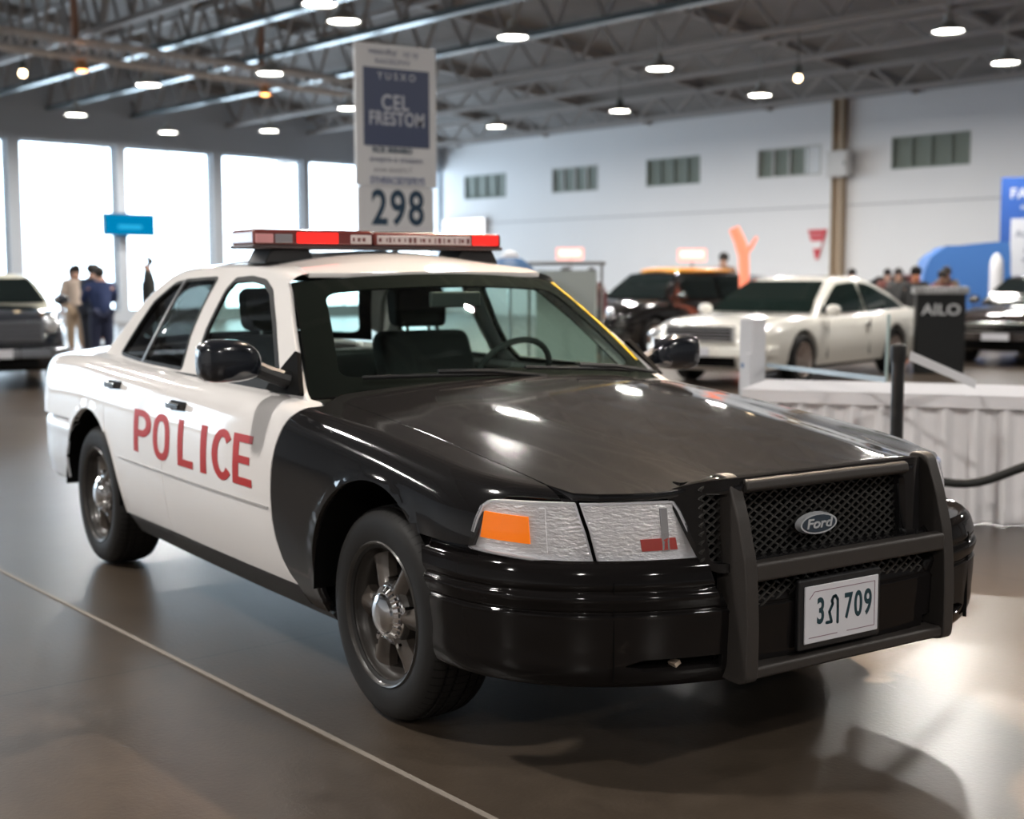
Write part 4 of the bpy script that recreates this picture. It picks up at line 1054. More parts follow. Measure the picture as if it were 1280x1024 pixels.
# ---- 298 sign
SX, SY0, SY1 = -7.0, 2.68, 3.51
sg = empty('sign_board', (SX, (SY0+SY1)/2, 0)); tag(sg, 'tall white notice board on a post with blue panel and the number 298', 'sign board')
white_board = mat('board_white', (.86, .86, .88), .5); navy = mat('board_navy', (.055, .075, .16), .4); ink_n = mat('number_ink', (.012, .05, .10), .4)
W2 = .412
def zs_(v): return 3.46-(v-57.5)*.00703    # board rows, top to bottom
box('sign_panel', (0, 0, (zs_(57.5)+zs_(234))/2), (.03, 2*W2, zs_(57.5)-zs_(234)), white_board, sg, bevel=.004)
box('number_panel', (.006, -.015, (zs_(235)+zs_(300))/2), (.028, 2*W2-.05, zs_(235)-zs_(300)), white_board, sg, bevel=.004)
box('blue_panel', (.018, 0, (zs_(87)+zs_(184))/2), (.006, 2*W2*.81, zs_(87)-zs_(184)), navy, sg)
pale = mat('print_pale', (.62, .64, .72), .5); grey_ink = mat('print_grey', (.30, .32, .42), .5)
def sgtext(nm, body, px, y, v, m, sx=1., sp=1., bold=.0, x=.0225): return text_mesh(nm, body, px*.0096, m, frame_at((x, y, zs_(v)), (0, 1, 0), (0, 0, 1)), sg, .0006, bold, sx, spacing=sp)
text_mesh('number', '298', .43, ink_n, frame_at((.0215, 0.0, zs_(263)), (0, 1, 0), (0, 0, 1)), sg, .0006, .010, .78, spacing=1.12)
sgtext('print_line', 'YUSXO', 9, 0, 97, pale, 1.0, 1.6, .001)
sgtext('print_line', 'CEL', 19, -.02, 130, pale, .85, 1.1, .004)
sgtext('print_line', 'FRESTOM', 17, 0, 150, pale, .78, 1.08, .004)
sgtext('print_line', 'vetecdlsy   uy sy', 8.5, -.03, 67, grey_ink, .95)
sgtext('print_line', 'RACECFVV', 5.5, -.04, 79, grey_ink, 1.2, 1.2, .001)
sgtext('print_line', 'RCR 3RRARO', 7, -.05, 189, ink_n, 1, 1, .002)
sgtext('print_line', 'snopro e snotsos', 8.5, -.01, 200, grey_ink, .95)
sgtext('print_line', 'yow evolrs f', 8, -.05, 213, mat('print_faint', (.50, .50, .54), .5), 1)
sgtext('print_line', 'SYHRRCSEYSFRYS', 9, 0, 227, mat('print_blue', (.22, .26, .42), .5), .82, 1, .002)
box('sign_back', (-.016, 0, (zs_(62)+zs_(298))/2), (.01, 2*W2-.10, zs_(62)-zs_(298)), white_board, sg)
box('sign_post', (-.04, 0, 1.68), (.04, .06, 3.34), mat('post_grey', (.3, .3, .31), .4, metal=.6), sg); lathe('sign_base', [(.01, .04), (.30, .03), (.32, .0), (.01, 0)], 'z', (-.04, 0, 0), black_plastic, sg, 32)
# ---- black retractable barrier and rope
bp0 = spot(2.05, 7.15)
st = empty('barrier_post', bp0); tag(st, 'black barrier post standing in front of the white skirted table', 'barrier post')
tube('post_tube', [(0, 0, .03), (0, 0, .98)], .034, mat('post_black', (.012, .013, .014), .35, coat=.3), st, 20); lathe('post_base', [(.01, .035), (.10, .03), (.17, .012), (.17, 0), (.01, 0)], 'z', (0, 0, 0), black_plastic, st, 32)
lathe('post_cap', [(.038, .955), (.041, .97), (.041, 1.04), (.034, 1.05), (.01, 1.052)], 'z', (0, 0, 0), black_plastic, st, 20)
tube('rope_ring', [(.028, 0, .50), (.05, -.01, .48), (.045, -.02, .455)], .006, chrome, st, 8)
def rope(name, a, b, sag, r, m, lab, cat):
    zf = curve([0, .05, .12, .27, .6, 1], [a.z, .355, .33, .45, .74, b.z]); pts = [Vector((*a.lerp(b, t).xy, zf(t))) for t in np.linspace(0, 1, 40)]
    o = tube(name, pts, r, m, None, 12); tag(o, lab, cat); return o
bp1 = spot(4.3, 6.3)
rope('barrier_rope', bp0+Vector((.10, -.02, .44)), bp1+(bp0-bp1).normalized()*.06+Vector((0, 0, .98)), .44, .023, mat('rope_black', (.010, .012, .012), .55), 'thick black rope sagging from the barrier post towards the right edge', 'rope')
st2 = copy_tree(st); st2.location = bp1; tag(st2, 'black barrier post outside the photo on the right holding the rope', 'barrier post')
# ---- skirted table
T0 = spot(1.50, 7.78); T1 = spot(5.6, 6.0)
T0 = spot(1.42, 8.1); T1 = spot(4.9, 6.75)
td = (T1-T0).normalized(); tn = Vector((-td.y, td.x, 0)); tn = tn if tn.dot(fwh) > 0 else -tn; TL = (T1-T0).length
tr = math.atan2(td.y, td.x)
tb = empty('display_table', T0, tr); tag(tb, 'long display table hidden under the white pleated skirt', 'table')
sgn = 1 if (Matrix.Rotation(tr, 3, 'Z') @ Vector((0, 1, 0))).dot(tn) > 0 else -1
box('tabletop', (TL/2, sgn*.375, .712), (TL-.04, .70, .03), mat('table_wood', (.35, .25, .16), .5), tb)
for x in (.1, TL/2, TL-.1):
    for y in (.08, .66): tube('leg', [(x, sgn*y, 0), (x, sgn*y, .70)], .02, chrome, tb, 8)
cloth = mat('skirt_cloth', (.90, .88, .90), .8, bump=(3, .25))
def skirt():
    P = []; F_ = []; n = 520; rowsz = [.005, .02, .2, .45, .64, .685]
    peri = TL+1.5
    for i in range(n+1):
        s = -.75+(TL+1.5)*i/n
        if s < 0: bx, by = 0, -s; nx, ny = -1, 0
        elif s > TL: bx, by = TL, s-TL; nx, ny = 1, 0
        else: bx, by, nx, ny = s, 0, 0, -1
        ph = s*2*PI/.155+1.5*math.sin(s*3.1); w = (.5+.5*math.sin(ph))**2.2
        for z in rowsz:
            k = (1-z/.74)**.6; o = .008+w*(.022+.045*k)+.012*k*math.sin(s*7+2)
            P.append((bx+nx*o, sgn*(by+ny*o), z))
    m_ = len(rowsz)
    for i in range(n):
        for j in range(m_-1): a = i*m_+j; F_.append((a, a+1, a+m_+1, a+m_))
    return P, F_
P_, F_ = skirt()
sk = mesh_obj('table_skirt', P_, F_, cloth); sk.location = T0; sk.rotation_euler.z = tr
md = sk.modifiers.new('solid', 'SOLIDIFY'); md.thickness = .003
tag(sk, 'white pleated table skirt hanging to the floor behind the black rope', 'table skirt')
bm = bmesh.new(); add_box(bm, (TL/2, sgn*.35, .734), (TL+.05, .81, .012)); add_box(bm, (TL/2, sgn*-.05, .699), (TL+.05, .008, .075)); add_box(bm, (-.022, sgn*.36, .699), (.008, .79, .075)); add_box(bm, (TL+.022, sgn*.36, .699), (.008, .79, .075))
tc_ = bm_obj('table_cloth', bm, mat('top_cloth', (.92, .90, .93), .7), None, bevel=.004); tc_.location = T0; tc_.rotation_euler.z = tr; tag(tc_, 'smooth white cloth over the top of the skirted table', 'tablecloth')
# white stand and slim rod behind the table, white tapes
wpaint = mat('stand_white', (.74, .74, .77), .4)
ws1 = empty('white_pedestal', spot(1.66, 9.3)); tag(ws1, 'white square pedestal beside the front wheel of the white coupe', 'pedestal')
box('pedestal_body', (0, 0, .56), (.13, .13, 1.12), wpaint, ws1, bevel=.01); box('pedestal_foot', (0, 0, .015), (.26, .26, .03), wpaint, ws1, bevel=.005); box('pedestal_label', (.0, -.068, .80), (.08, .004, .03), mat('label_blue', (.16, .26, .45), .5), ws1)
ws2 = empty('white_post', spot(1.58, 9.0)); tag(ws2, 'slim white post left of the white pedestal', 'post'); box('post_shaft', (0, 0, .45), (.05, .04, .90), wpaint, ws2, bevel=.006); box('post_foot', (0, 0, .01), (.18, .18, .02), wpaint, ws2)
pr_ = empty('slim_rod_stand', spot(2.85, 10.3)); tag(pr_, 'slim pale rod stand in front of the coupe rear wheel', 'stand'); tube('rod', [(0, 0, 0), (.03, 0, 1.12)], .012, mat('rod_pale', (.55, .66, .62), .3, metal=.3), pr_, 8); lathe('rod_base', [(.01, .02), (.13, .01), (.13, 0), (.01, 0)], 'z', (0, 0, 0), wpaint, pr_, 24)
def tape(name, a, b, w, m, lab):
    bm = bmesh.new(); add_bar(bm, a, b, .003, w, up=Vector((0, 0, 1))); o = bm_obj(name, bm, m); tag(o, lab, 'barrier tape'); return o
tape('barrier_tape', bp0+rh*.06+Vector((0, 0, .99)), spot(2.62, 7.6, .80), .05, wpaint, 'wide white tape running from the barrier post down to the table')
tape('barrier_tape', spot(1.76, 9.3, .80), bp0-rh*.06+fwh*.02+Vector((0, 0, .86)), .03, mat('tape_blue', (.45, .55, .62), .5), 'pale blue tape stretched from the pedestal to the barrier post')

# ---------------- show cars in the background
def bool_cut(o, cutters):
    for c in cutters:
        md = o.modifiers.new('cut', 'BOOLEAN'); md.object = c; md.operation = 'DIFFERENCE'; md.solver = 'EXACT'
    dg = bpy.context.evaluated_depsgraph_get(); me = bpy.data.meshes.new_from_object(o.evaluated_get(dg))
    o.modifiers.clear(); o.data = me
    for c in cutters: bpy.data.objects.remove(c)
def show_car(name, label, loc, rz, body, roofm, L=4.9, Wd=1.84, zb=.22, zh=.86, zbelt=.92, zd=.95, ztp=1.42, wb=2.86, rw_=.33, gh=(-1.95, -1.05, .15, .95), rim=None, sharp=.6, grille=None, front='wide', lampm=None, bumper=None, glassm=None, side_trim=None):
    r = empty(name, loc, rz); tag(r, label, 'car')
    w = Wd/2; fa_, ra_ = wb/2, -wb/2; nose, tail = L/2+.05*0, -L/2
    st_ = [(tail, .78, .50, zd-.16), (tail+.05, .86, .36, zd-.07), (tail+.25, .93, zb+.02, zd-.01), (tail+.8, .98, zb, zd+.01), (-1.0, 1.0, zb, zbelt+.02), (0, 1.0, zb, zbelt), (.9, 1.0, zb, zbelt-.01), (1.4, .985, zb, zh), (nose-.45, .955, zb, zh-.06), (nose-.2, .91, zb, zh-.12), (nose-.05, .83, zb+.05, zh-.18), (nose, .74, zb+.12, zh-.25)]
    fs_ = [curve([s_[0] for s_ in st_], [s_[k] for s_ in st_]) for k in (1, 2, 3)]
    bm = bmesh.new(); rings = []
    xs = np.concatenate([np.linspace(tail, tail+.3, 5), np.linspace(tail+.45, nose-.5, 26), np.linspace(nose-.38, nose, 6)])
    for x in xs:
        k, b0, t0 = (f(x) for f in fs_); W_ = w*k; h = t0-b0
        half = [(0, b0), (.80*W_, b0), (.93*W_, b0+.05*h), (.975*W_, b0+.22*h), (W_, b0+.50*h), (.985*W_, b0+.74*h), (.95*W_, b0+.90*h), (.88*W_, b0+.975*h), (.60*W_, t0+.012), (0, t0+.03)]
        ring = [bm.verts.new((x, y, z)) for y, z in half]+[bm.verts.new((x, -y, z)) for y, z in half[-2:0:-1]]
        rings.append(ring)
    n = len(rings[0])
    for A, B in zip(rings[:-1], rings[1:]):
        for k in range(n): bm.faces.new((A[k], A[(k+1) % n], B[(k+1) % n], B[k]))
    bm.faces.new(rings[0]); bm.faces.new(rings[-1])
    bd = bm_obj('car_body', bm, body, None, smooth=True, angle=50)
    cut = []
    for ax in (fa_, ra_):
        bm = bmesh.new(); add_tube(bm, [(ax, -w-.3, rw_+.01), (ax, w+.3, rw_+.01)], rw_+.055, 40)
        cut.append(bm_obj('cutter', bm, body))
    bool_cut(bd, cut); bd.parent = r
    me = bd.data; me.polygons.foreach_set('use_smooth', [True]*len(me.polygons)); me.set_sharp_from_angle(angle=R(40))
    for ax in (fa_, ra_):
        box('wheel_well', (ax, 0, rw_+.12), (2*rw_+.10, Wd*.72, .5), dark_void, r)
    # cabin
    g0_, g1_, g2_, g3_ = gh; yb = w*.90; yt = w*.66; base = zbelt-.03
    def gy(x, z): 
        h = max(0, (z-base)/(ztp-base)); return yb+(yt-yb)*h**1.15
    prof_ = [(g3_, base), (g3_-.30*(g3_-g2_), base+.36*(ztp-base)), (g2_+.10, ztp-.075), (g2_-.06, ztp-.025), ((g1_+g2_)/2, ztp), (g1_+.12, ztp-.02), (g1_-.10, ztp-.075), (g0_+.45*(g1_-g0_), base+.55*(ztp-base)), (g0_, base+.03), (g0_-.02, base)]
    pf = []
    for (a, b) in zip(prof_[:-1], prof_[1:]):
        for q in range(3): t = q/3; pf.append((a[0]+(b[0]-a[0])*t, a[1]+(b[1]-a[1])*t))
    pf.append(prof_[-1])
    bm = bmesh.new(); cols = []
    for x, z in pf:
        y = gy(x, z); e = .07
        zz = z; cols.append([bm.verts.new((x, s_*yy, zz+dz)) for s_, yy, dz in ((-1, y, -.03), (-1, y-.03, -.005), (-1, y-e-.06, .012), (1, 0, .03), (1, y-e-.06, .012), (1, y-.03, -.005), (1, y, -.03))])
    for A, B in zip(cols[:-1], cols[1:]):
        for k in range(6): bm.faces.new((A[k], A[k+1], B[k+1], B[k]))
    for k, sd_ in ((0, -1), (6, 1)):
        bot = [bm.verts.new((x, sd_*yb, base-.04)) for x, z in pf]
        for i in range(len(pf)-1): bm.faces.new((cols[i][k], cols[i+1][k], bot[i+1], bot[i]))
    bm_obj('car_cabin', bm, roofm, r, smooth=True, angle=40)
    gl = glassm or mat('showcar_glass', (.008, .012, .012), .08, coat=.6, spec=.3)
    e = .05
    for s_ in (-1, 1):
        sf = lambda x, z, s_=s_: (x, s_*(gy(x, z+.03*0)+.006), z)
        xm = (g0_+g3_)/2-.02
        def top_z(x): 
            pts = sorted(pf); xs_ = [p[0] for p in pts]; zs_ = [p[1] for p in pts]; return float(np.interp(x, xs_, zs_))-.075
        a = [(g3_-.16, base+.05)]+[(x, top_z(x)) for x in np.linspace(g3_-.28, xm+.04, 10)]+[(xm+.04, base+.05)]
        b = [(xm-.04, base+.05)]+[(x, top_z(x)) for x in np.linspace(xm-.04, g0_+.34, 10)]+[(g0_+.22, base+.07)]
        a = [p for p in a if p[1] > base+.04]; b = [p for p in b if p[1] > base+.04]
        for lp_ in (a, b): sheet('side_window', [rounded(lp_, .02, 2)], sf, gl, r, (.12, .12), .01, centre=(0, 0, .9))
    for nm, x0, z0, x1, z1 in (('front_windshield', g3_-.03, base+.03, g2_+.05, ztp-.09), ('rear_windshield', g0_+.05, base+.08, g1_-.05, ztp-.10)):
        def wf(u, v, x0=x0, z0=z0, x1=x1, z1=z1):
            z = z0+(z1-z0)*v; pts = sorted([(p[1], p[0]) for p in (pf[:13] if nm[0] == 'f' else pf[14:])])
            x = float(np.interp(z, [p[0] for p in pts], [p[1] for p in pts])); y = u*(gy(x, z)-.06)
            return (x+(.03 if nm[0] == 'f' else -.03)*(1)+(.0 if nm[0] == 'f' else 0), y, z+.035)
        sheet(nm, [rounded([(-1, 0), (1, 0), (.97, 1), (-.97, 1)], .05, 3)], wf, gl, r, (.15, .12), .01, centre=(0, 0, .7))
    # wheels
    for ax in (fa_, ra_):
        for s_ in (-1, 1):
            wh = empty('wheel', (ax, s_*(w-.12), rw_)); wh.parent = r
            if s_ > 0: wh.rotation_euler.z = PI
            lathe('tire', [(rw_*.66, -.10), (rw_*.9, -.11), (rw_, -.08), (rw_, .08), (rw_*.9, .11), (rw_*.66, .10)], 'y', (0, 0, 0), rubber, wh, 40, closed=True)
            lathe('rim', [(.01, -.085), (.05, -.09), (.07, -.075), (rw_*.5, -.07), (rw_*.60, -.085), (rw_*.67, -.105), (rw_*.68, -.09)], 'y', (0, 0, 0), rim, wh, 40, angle=20)
            bm = bmesh.new()
            for q in range(10):
                a_ = 2*PI*q/10; add_bar(bm, (.05*math.cos(a_), -.085, .05*math.sin(a_)), (rw_*.6*math.cos(a_), -.095, rw_*.6*math.sin(a_)), .022, .03, up=Vector((0, 1, 0)))
            bm_obj('wheel_spoke', bm, rim, wh)
    # face
    if grille:
        gm, gw, gz0, gz1 = grille
        gp = empty('front_grille'); gp.parent = r
        box('grille_frame', (nose+.005, 0, (gz0+gz1)/2), (.10, gw+.06, gz1-gz0+.05), lampm or chrome, gp, bevel=.02)
        box('grille_core', (nose+.05, 0, (gz0+gz1)/2), (.04, gw, gz1-gz0), gm, gp, bevel=.01)
        for q in range(4): box('grille_bar', (nose+.075, 0, gz0+(gz1-gz0)*(q+.5)/4), (.01, gw, .012), lampm or chrome, gp)
    lm_ = mat('showcar_lamp', (.70, .72, .75), .12, metal=.6, coat=1.)
    for s_ in (-1, 1):
        bm = bmesh.new(); bmesh.ops.create_uvsphere(bm, u_segments=20, v_segments=12, radius=1)
        sz = (.12, .20, .075) if front == 'wide' else (.06, .115, .115)
        bmesh.ops.transform(bm, matrix=Matrix.Translation((nose-.13 if front == 'wide' else nose-.03, s_*w*.70, zh-.24 if front == 'wide' else zh-.20)) @ Matrix.Rotation(-s_*.35, 4, 'Z') @ Matrix.Diagonal((*sz, 1)), verts=bm.verts)
        bm_obj('headlight', bm, lm_, r, smooth=True)
        bm = bmesh.new(); bmesh.ops.create_uvsphere(bm, u_segments=16, v_segments=10, radius=1)
        bmesh.ops.transform(bm, matrix=Matrix.Translation((g3_-.22, s_*(w+.06), base+.09)) @ Matrix.Diagonal((.06, .11, .075, 1)), verts=bm.verts); bm_obj('wing_mirror', bm, body, r, smooth=True)
        box('door_handle', (-.42, s_*(w+.004), zbelt-.16), (.16, .03, .025), lampm or chrome, r, bevel=.008)
        bm = bmesh.new()
        for x_ in (.78, -.50): add_bar(bm, (x_, s_*(w*.9965), zbelt-.08), (x_, s_*w*.985, zb+.12), .006, .012)
        bm_obj('door_gap', bm, dark_void, r)
        box('tail_lamp', (tail+.02, s_*w*.62, zd-.20), (.06, .36, .12), mat('tail_lens', (.25, .01, .01), .1, coat=1.), r, bevel=.02)
    bz = .46
    bm = bmesh.new(); pts = [(nose-.38, -w*.97, bz), (nose-.14, -w*.93, bz), (nose+.03, -w*.72, bz), (nose+.085, -.3, bz), (nose+.09, 0, bz), (nose+.085, .3, bz), (nose+.03, w*.72, bz), (nose-.14, w*.93, bz), (nose-.38, w*.97, bz)]
    for p, q in zip(pts[:-1], pts[1:]): add_bar(bm, p, q, .07, .13)
    bm_obj('front_bumper', bm, bumper or body, r, bevel=.02)
    box('lower_intake', (nose-.0, 0, .33), (.12, Wd*.55, .12), dark_void, r, bevel=.02)
    box('licence_plate', (nose+.14, 0, bz), (.012, .42, .11), mat('plate_white', (.62, .62, .66), .35), r)
    box('underbody', (0, 0, zb+.03), (L*.82, Wd*.8, .10), dark_void, r)
    return r
rim_silver = mat('rim_silver', (.45, .38, .34), .35, metal=.6)
cream = mat('cream_paint', (.92, .89, .82), .25, coat=1.)
cF, cRr = spot(3.70, 17.6), spot(5.50, 19.75)
hd = (cF-cRr).normalized(); lf = Vector((-hd.y, hd.x, 0))
mid = (cF+cRr)/2-lf*.78
white_car = show_car('white_coupe', 'creamy white coupe parked behind the skirted table with dark windows', (mid.x, mid.y, 0), math.atan2(hd.y, hd.x), cream, cream, L=4.95, Wd=1.86, zb=.20, zh=.90, zbelt=.90, zd=.96, ztp=1.40, wb=(cF-cRr).length, gh=(-2.05, -.95, .10, .98), rim=rim_silver, grille=(mat('grille_dark', (.02, .015, .015), .3), .95, .60, .76), front='wide', glassm=mat('coupe_glass', (.008, .016, .014), .08, coat=.6, spec=.3))
taxi_black = mat('taxi_black', (.010, .009, .009), .12, coat=1.); orange_p = mat('taxi_orange', (.90, .36, .02), .3, coat=.8)
p = spot(3.0, 25.5); show_car('black_taxi', 'black rounded saloon with an orange roof behind the white coupe', (p.x, p.y, 0), heading(-.75, -.66), taxi_black, taxi_black, L=4.6, Wd=1.8, zh=.98, zbelt=1.0, zd=.98, ztp=1.52, wb=2.7, gh=(-1.9, -1.2, .35, 1.0), rim=rim_silver, grille=(dark_void, .6, .55, .85), front='round')
r_ = [o for o in bpy.data.objects if o.name.startswith('black_taxi')][0]
bm = bmesh.new(); rr_ = []
for x, k in ((-1.35, .50), (-1.15, .80), (-.9, .95), (-.4, 1), (0, .97), (.28, .82), (.45, .5)):
    rr_.append([bm.verts.new((x, y*k, 1.535+.055*k*(1-abs(y/.66)**2.2)-.03*(1-k))) for y in np.linspace(-.66, .66, 9)])
for A, B in zip(rr_[:-1], rr_[1:]):
    for j in range(8): bm.faces.new((A[j], A[j+1], B[j+1], B[j]))
o = bm_obj('orange_roof_panel', bm, orange_p, r_, smooth=True); md = o.modifiers.new('s', 'SOLIDIFY'); md.thickness = .04
dk = mat('dark_bronze_paint', (.035, .028, .026), .12, coat=1.)
p = spot(9.1, 23.0); show_car('dark_show_car', 'dark bronze show car cut by the right edge of the photo', (p.x, p.y, 0), heading(-.62, -.78), dk, dk, L=4.8, Wd=1.86, zh=.92, zbelt=.95, zd=.95, ztp=1.42, rim=rim_silver, grille=(dark_void, 1.1, .45, .66), front='wide')
navy_p = mat('navy_black_paint', (.008, .010, .016), .12, coat=1.)
p = spot(-7.62, 19.4); show_car('black_sedan', 'black sedan with a cream white roof standing at the left edge', (p.x, p.y, 0), heading(.42, -.91), navy_p, mat('cream_roof', (.75, .74, .62), .3, coat=.6), L=5.1, Wd=1.92, zb=.22, zh=1.02, zbelt=1.05, zd=1.0, ztp=1.47, gh=(-1.8, -1.2, .45, 1.0), rim=rim_silver, grille=(mat('grille_grey', (.10, .10, .11), .3, metal=.7), 1.15, .62, .86), front='round', bumper=mat('bumper_chrome', (.35, .37, .40), .2, metal=.9), lampm=mat('bumper_chrome', (.35, .37, .40), .2, metal=.9))
far_red = mat('far_maroon', (.10, .02, .02), .2, coat=1.)
for l_, d_, m_, lab in ((9.1, 31.5, far_red, 'small dark maroon car far behind the white coupe tail'), (10.2, 34.2, taxi_black, 'small black car far behind the lectern'), (5.3, 34.5, mat('far_silver', (.40, .42, .45), .25, metal=.5), 'small silver car far behind the white coupe roof')):
    p = spot(l_, d_); show_car('distant_car', lab, (p.x, p.y, 0), heading(-.9, -.4), m_, m_, L=4.4, Wd=1.75, ztp=1.45, rim=rim_silver, front='round')['group'] = 'cars parked far away near the right wall'
# ---------------- people
skin_m = mat('skin', (.42, .24, .17), .55); skin_d = mat('skin_dark', (.22, .11, .07), .55)
def skinned(name, pts, edges, rad, m, parent=None, root=0, sub=1):
    me = bpy.data.meshes.new(name); me.from_pydata(pts, edges, []); o = bpy.data.objects.new(name, me); C.objects.link(o); me.materials.append(m)
    o.modifiers.new('skin', 'SKIN').use_smooth_shade = True
    for i, v in enumerate(me.skin_vertices[0].data): v.radius = (rad[i], rad[i]) if not isinstance(rad[i], tuple) else rad[i]; v.use_root = (i == root)
    md = o.modifiers.new('sub', 'SUBSURF'); md.levels = sub; md.render_levels = sub
    if parent: o.parent = parent
    return o
def person(lab, l_, d_, face, h=1.70, top=(.02, .03, .06), legs=(.02, .02, .025), skin=skin_m, hair=(.015, .012, .010), lean=0., arms='down', wide=1., hairlong=False, group=None, coat=1.):
    loc = spot(l_, d_); s = h/1.70
    J = {'pel': (0, 0, .93), 'spi': (.02*0+lean*.15, 0, 1.10), 'che': (lean*.35, 0, 1.30), 'nek': (lean*.5, 0, 1.46), 'hd1': (lean*.55+.02, 0, 1.56), 'hd2': (lean*.58+.015, 0, 1.63), 'nose': (lean*.57+.105, 0, 1.575)}
    for sd, k in (('L', 1), ('R', -1)):
        J['sh'+sd] = (lean*.4, .18*k*wide, 1.40)
        if arms == 'front' or (arms == 'one' and k > 0): J['el'+sd] = (lean*.4+.12, .22*k*wide, 1.14); J['wr'+sd] = (lean*.4+.34, .12*k, 1.18); J['ha'+sd] = (lean*.4+.42, .09*k, 1.20)
        else: J['el'+sd] = (lean*.3-.03, .25*k*wide, 1.12); J['wr'+sd] = (lean*.2+.04, .26*k*wide, .88); J['ha'+sd] = (lean*.2+.06, .26*k*wide, .79)
        J['hp'+sd] = (0, .09*k, .90); J['kn'+sd] = (.02+.05*k*.3, .11*k, .49); J['an'+sd] = (-.02+.06*k*.3, .12*k, .09); J['to'+sd] = (.13+.06*k*.3, .13*k, .04)
    names = list(J); pts = [tuple(c*s for c in J[n]) for n in names]; ix = {n: i for i, n in enumerate(names)}
    E_ = [('pel', 'spi'), ('spi', 'che'), ('che', 'nek'), ('nek', 'hd1'), ('hd1', 'hd2'), ('hd1', 'nose')]
    for sd in 'LR': E_ += [('che', 'sh'+sd), ('sh'+sd, 'el'+sd), ('el'+sd, 'wr'+sd), ('wr'+sd, 'ha'+sd), ('pel', 'hp'+sd), ('hp'+sd, 'kn'+sd), ('kn'+sd, 'an'+sd), ('an'+sd, 'to'+sd)]
    rd = {'pel': .11, 'spi': .10, 'che': .11, 'nek': .052, 'hd1': (.088, .098), 'hd2': (.092, .10), 'nose': .022}
    for sd in 'LR': rd.update({'sh'+sd: .05, 'el'+sd: .042, 'wr'+sd: .03, 'ha'+sd: .036, 'hp'+sd: .085, 'kn'+sd: .055, 'an'+sd: .04, 'to'+sd: .035})
    o = skinned('person', pts, [(ix[a], ix[b]) for a, b in E_], [tuple(q*s for q in rd[n]) if isinstance(rd[n], tuple) else rd[n]*s for n in names], skin)
    o.location = loc; o.rotation_euler.z = face; tag(o, lab, 'person', group)
    # jacket
    jn = ['spi', 'pel', 'che', 'shL', 'elL', 'wrL', 'shR', 'elR', 'wrR', 'nek']; jx = {n: i for i, n in enumerate(jn)}
    jr = {'pel': .170, 'spi': .165, 'che': .185*wide, 'nek': .095, 'shL': .115, 'shR': .115, 'elL': .075, 'elR': .075, 'wrL': .055, 'wrR': .055}
    tm = mat('cloth_%d' % (len(MATS)), top, .85); lm2 = mat('cloth_%d' % (len(MATS)+1), legs, .85)
    skinned('jacket', [tuple(c*s for c in J[n]) for n in jn], [(jx[a], jx[b]) for a, b in (('pel', 'spi'), ('spi', 'che'), ('che', 'nek'), ('che', 'shL'), ('shL', 'elL'), ('elL', 'wrL'), ('che', 'shR'), ('shR', 'elR'), ('elR', 'wrR'))], [jr[n]*s for n in jn], tm, o, 0)
    tn_ = ['pel', 'hpL', 'knL', 'anL', 'hpR', 'knR', 'anR']; tx = {n: i for i, n in enumerate(tn_)}
    trr = {'pel': .14, 'hpL': .10*coat, 'hpR': .10*coat, 'knL': .075*coat, 'knR': .075*coat, 'anL': .062, 'anR': .062}
    skinned('trousers', [tuple(c*s for c in J[n]) for n in tn_], [(tx[a], tx[b]) for a, b in (('pel', 'hpL'), ('hpL', 'knL'), ('knL', 'anL'), ('pel', 'hpR'), ('hpR', 'knR'), ('knR', 'anR'))], [trr[n]*s for n in tn_], lm2, o, 0)
    hm = mat('hair_%d' % len(MATS), hair, .7); hx, hz = lean*.58+.02, 1.64
    bm = bmesh.new(); bmesh.ops.create_uvsphere(bm, u_segments=18, v_segments=12, radius=1)
    for v in bm.verts:
        if v.co.x > .25 and v.co.z < .35: v.co.x = .25+(v.co.x-.25)*.1
        if hairlong and v.co.z < 0: v.co.z *= 2.2
    bmesh.ops.transform(bm, matrix=Matrix.Translation(((hx-.03)*s, 0, (hz+.035)*s)) @ Matrix.Diagonal((.108*s, .100*s, .105*s, 1)), verts=bm.verts)
    bm_obj('hair', bm, hm, o, smooth=True)
    return o
ppl = 'visitors standing by the bright windows'
person('person in a dark navy suit seen from behind, left of the pair by the window', -7.35, 23.6, heading(.55, .8), 1.60, (.012, .022, .045), (.015, .018, .03), lean=.12, arms='front', wide=1.3, coat=1.6)
person('person in a blue suit facing the other, right of the pair by the window', -6.85, 22.6, heading(-.5, .8), 1.54, (.012, .025, .085), (.015, .02, .05), lean=.14, arms='front', wide=1.3, coat=1.6)
person('person with long dark hair in a pale blouse behind the black sedan', -8.0, 24.9, heading(.1, -1), 1.60, (.55, .45, .38), (.35, .26, .18), hairlong=True)
person('person in a light grey top standing between the sedan and the suited pair', -8.9, 27.5, heading(.3, -1), 1.58, (.62, .60, .58), (.40, .30, .22), hairlong=True)
person('person in a pink top farther back behind the suited pair', -9.2, 30.0, heading(-.2, -1), 1.66, (.60, .40, .36), (.25, .2, .2), hair=(.05, .02, .01))
person('person in dark clothes with a black hat standing alone against the bright window', -7.9, 29.5, heading(-.9, -.3), 1.80, (.02, .022, .02), (.02, .02, .02))
person('person with a tan jacket behind the black taxi', 4.5, 28.8, heading(-.4, -.9), 1.84, (.20, .11, .07), (.05, .04, .04))
person('person in black standing behind the black lectern with text', 6.35, 21.3, heading(-.3, -.95), 1.50, (.02, .02, .02), (.02, .02, .02), skin=mat('skin_warm', (.38, .14, .07), .5))
person('person with dark hair behind and right of the lectern', 8.15, 25.4, heading(-.4, -.9), 1.52, (.10, .08, .06), (.03, .03, .03), skin=skin_d)
person('person in a dark red top near the blue tarpaulin', 7.75, 24.4, heading(-.4, -.9), 1.45, (.12, .03, .03), (.03, .03, .03), skin=skin_d)
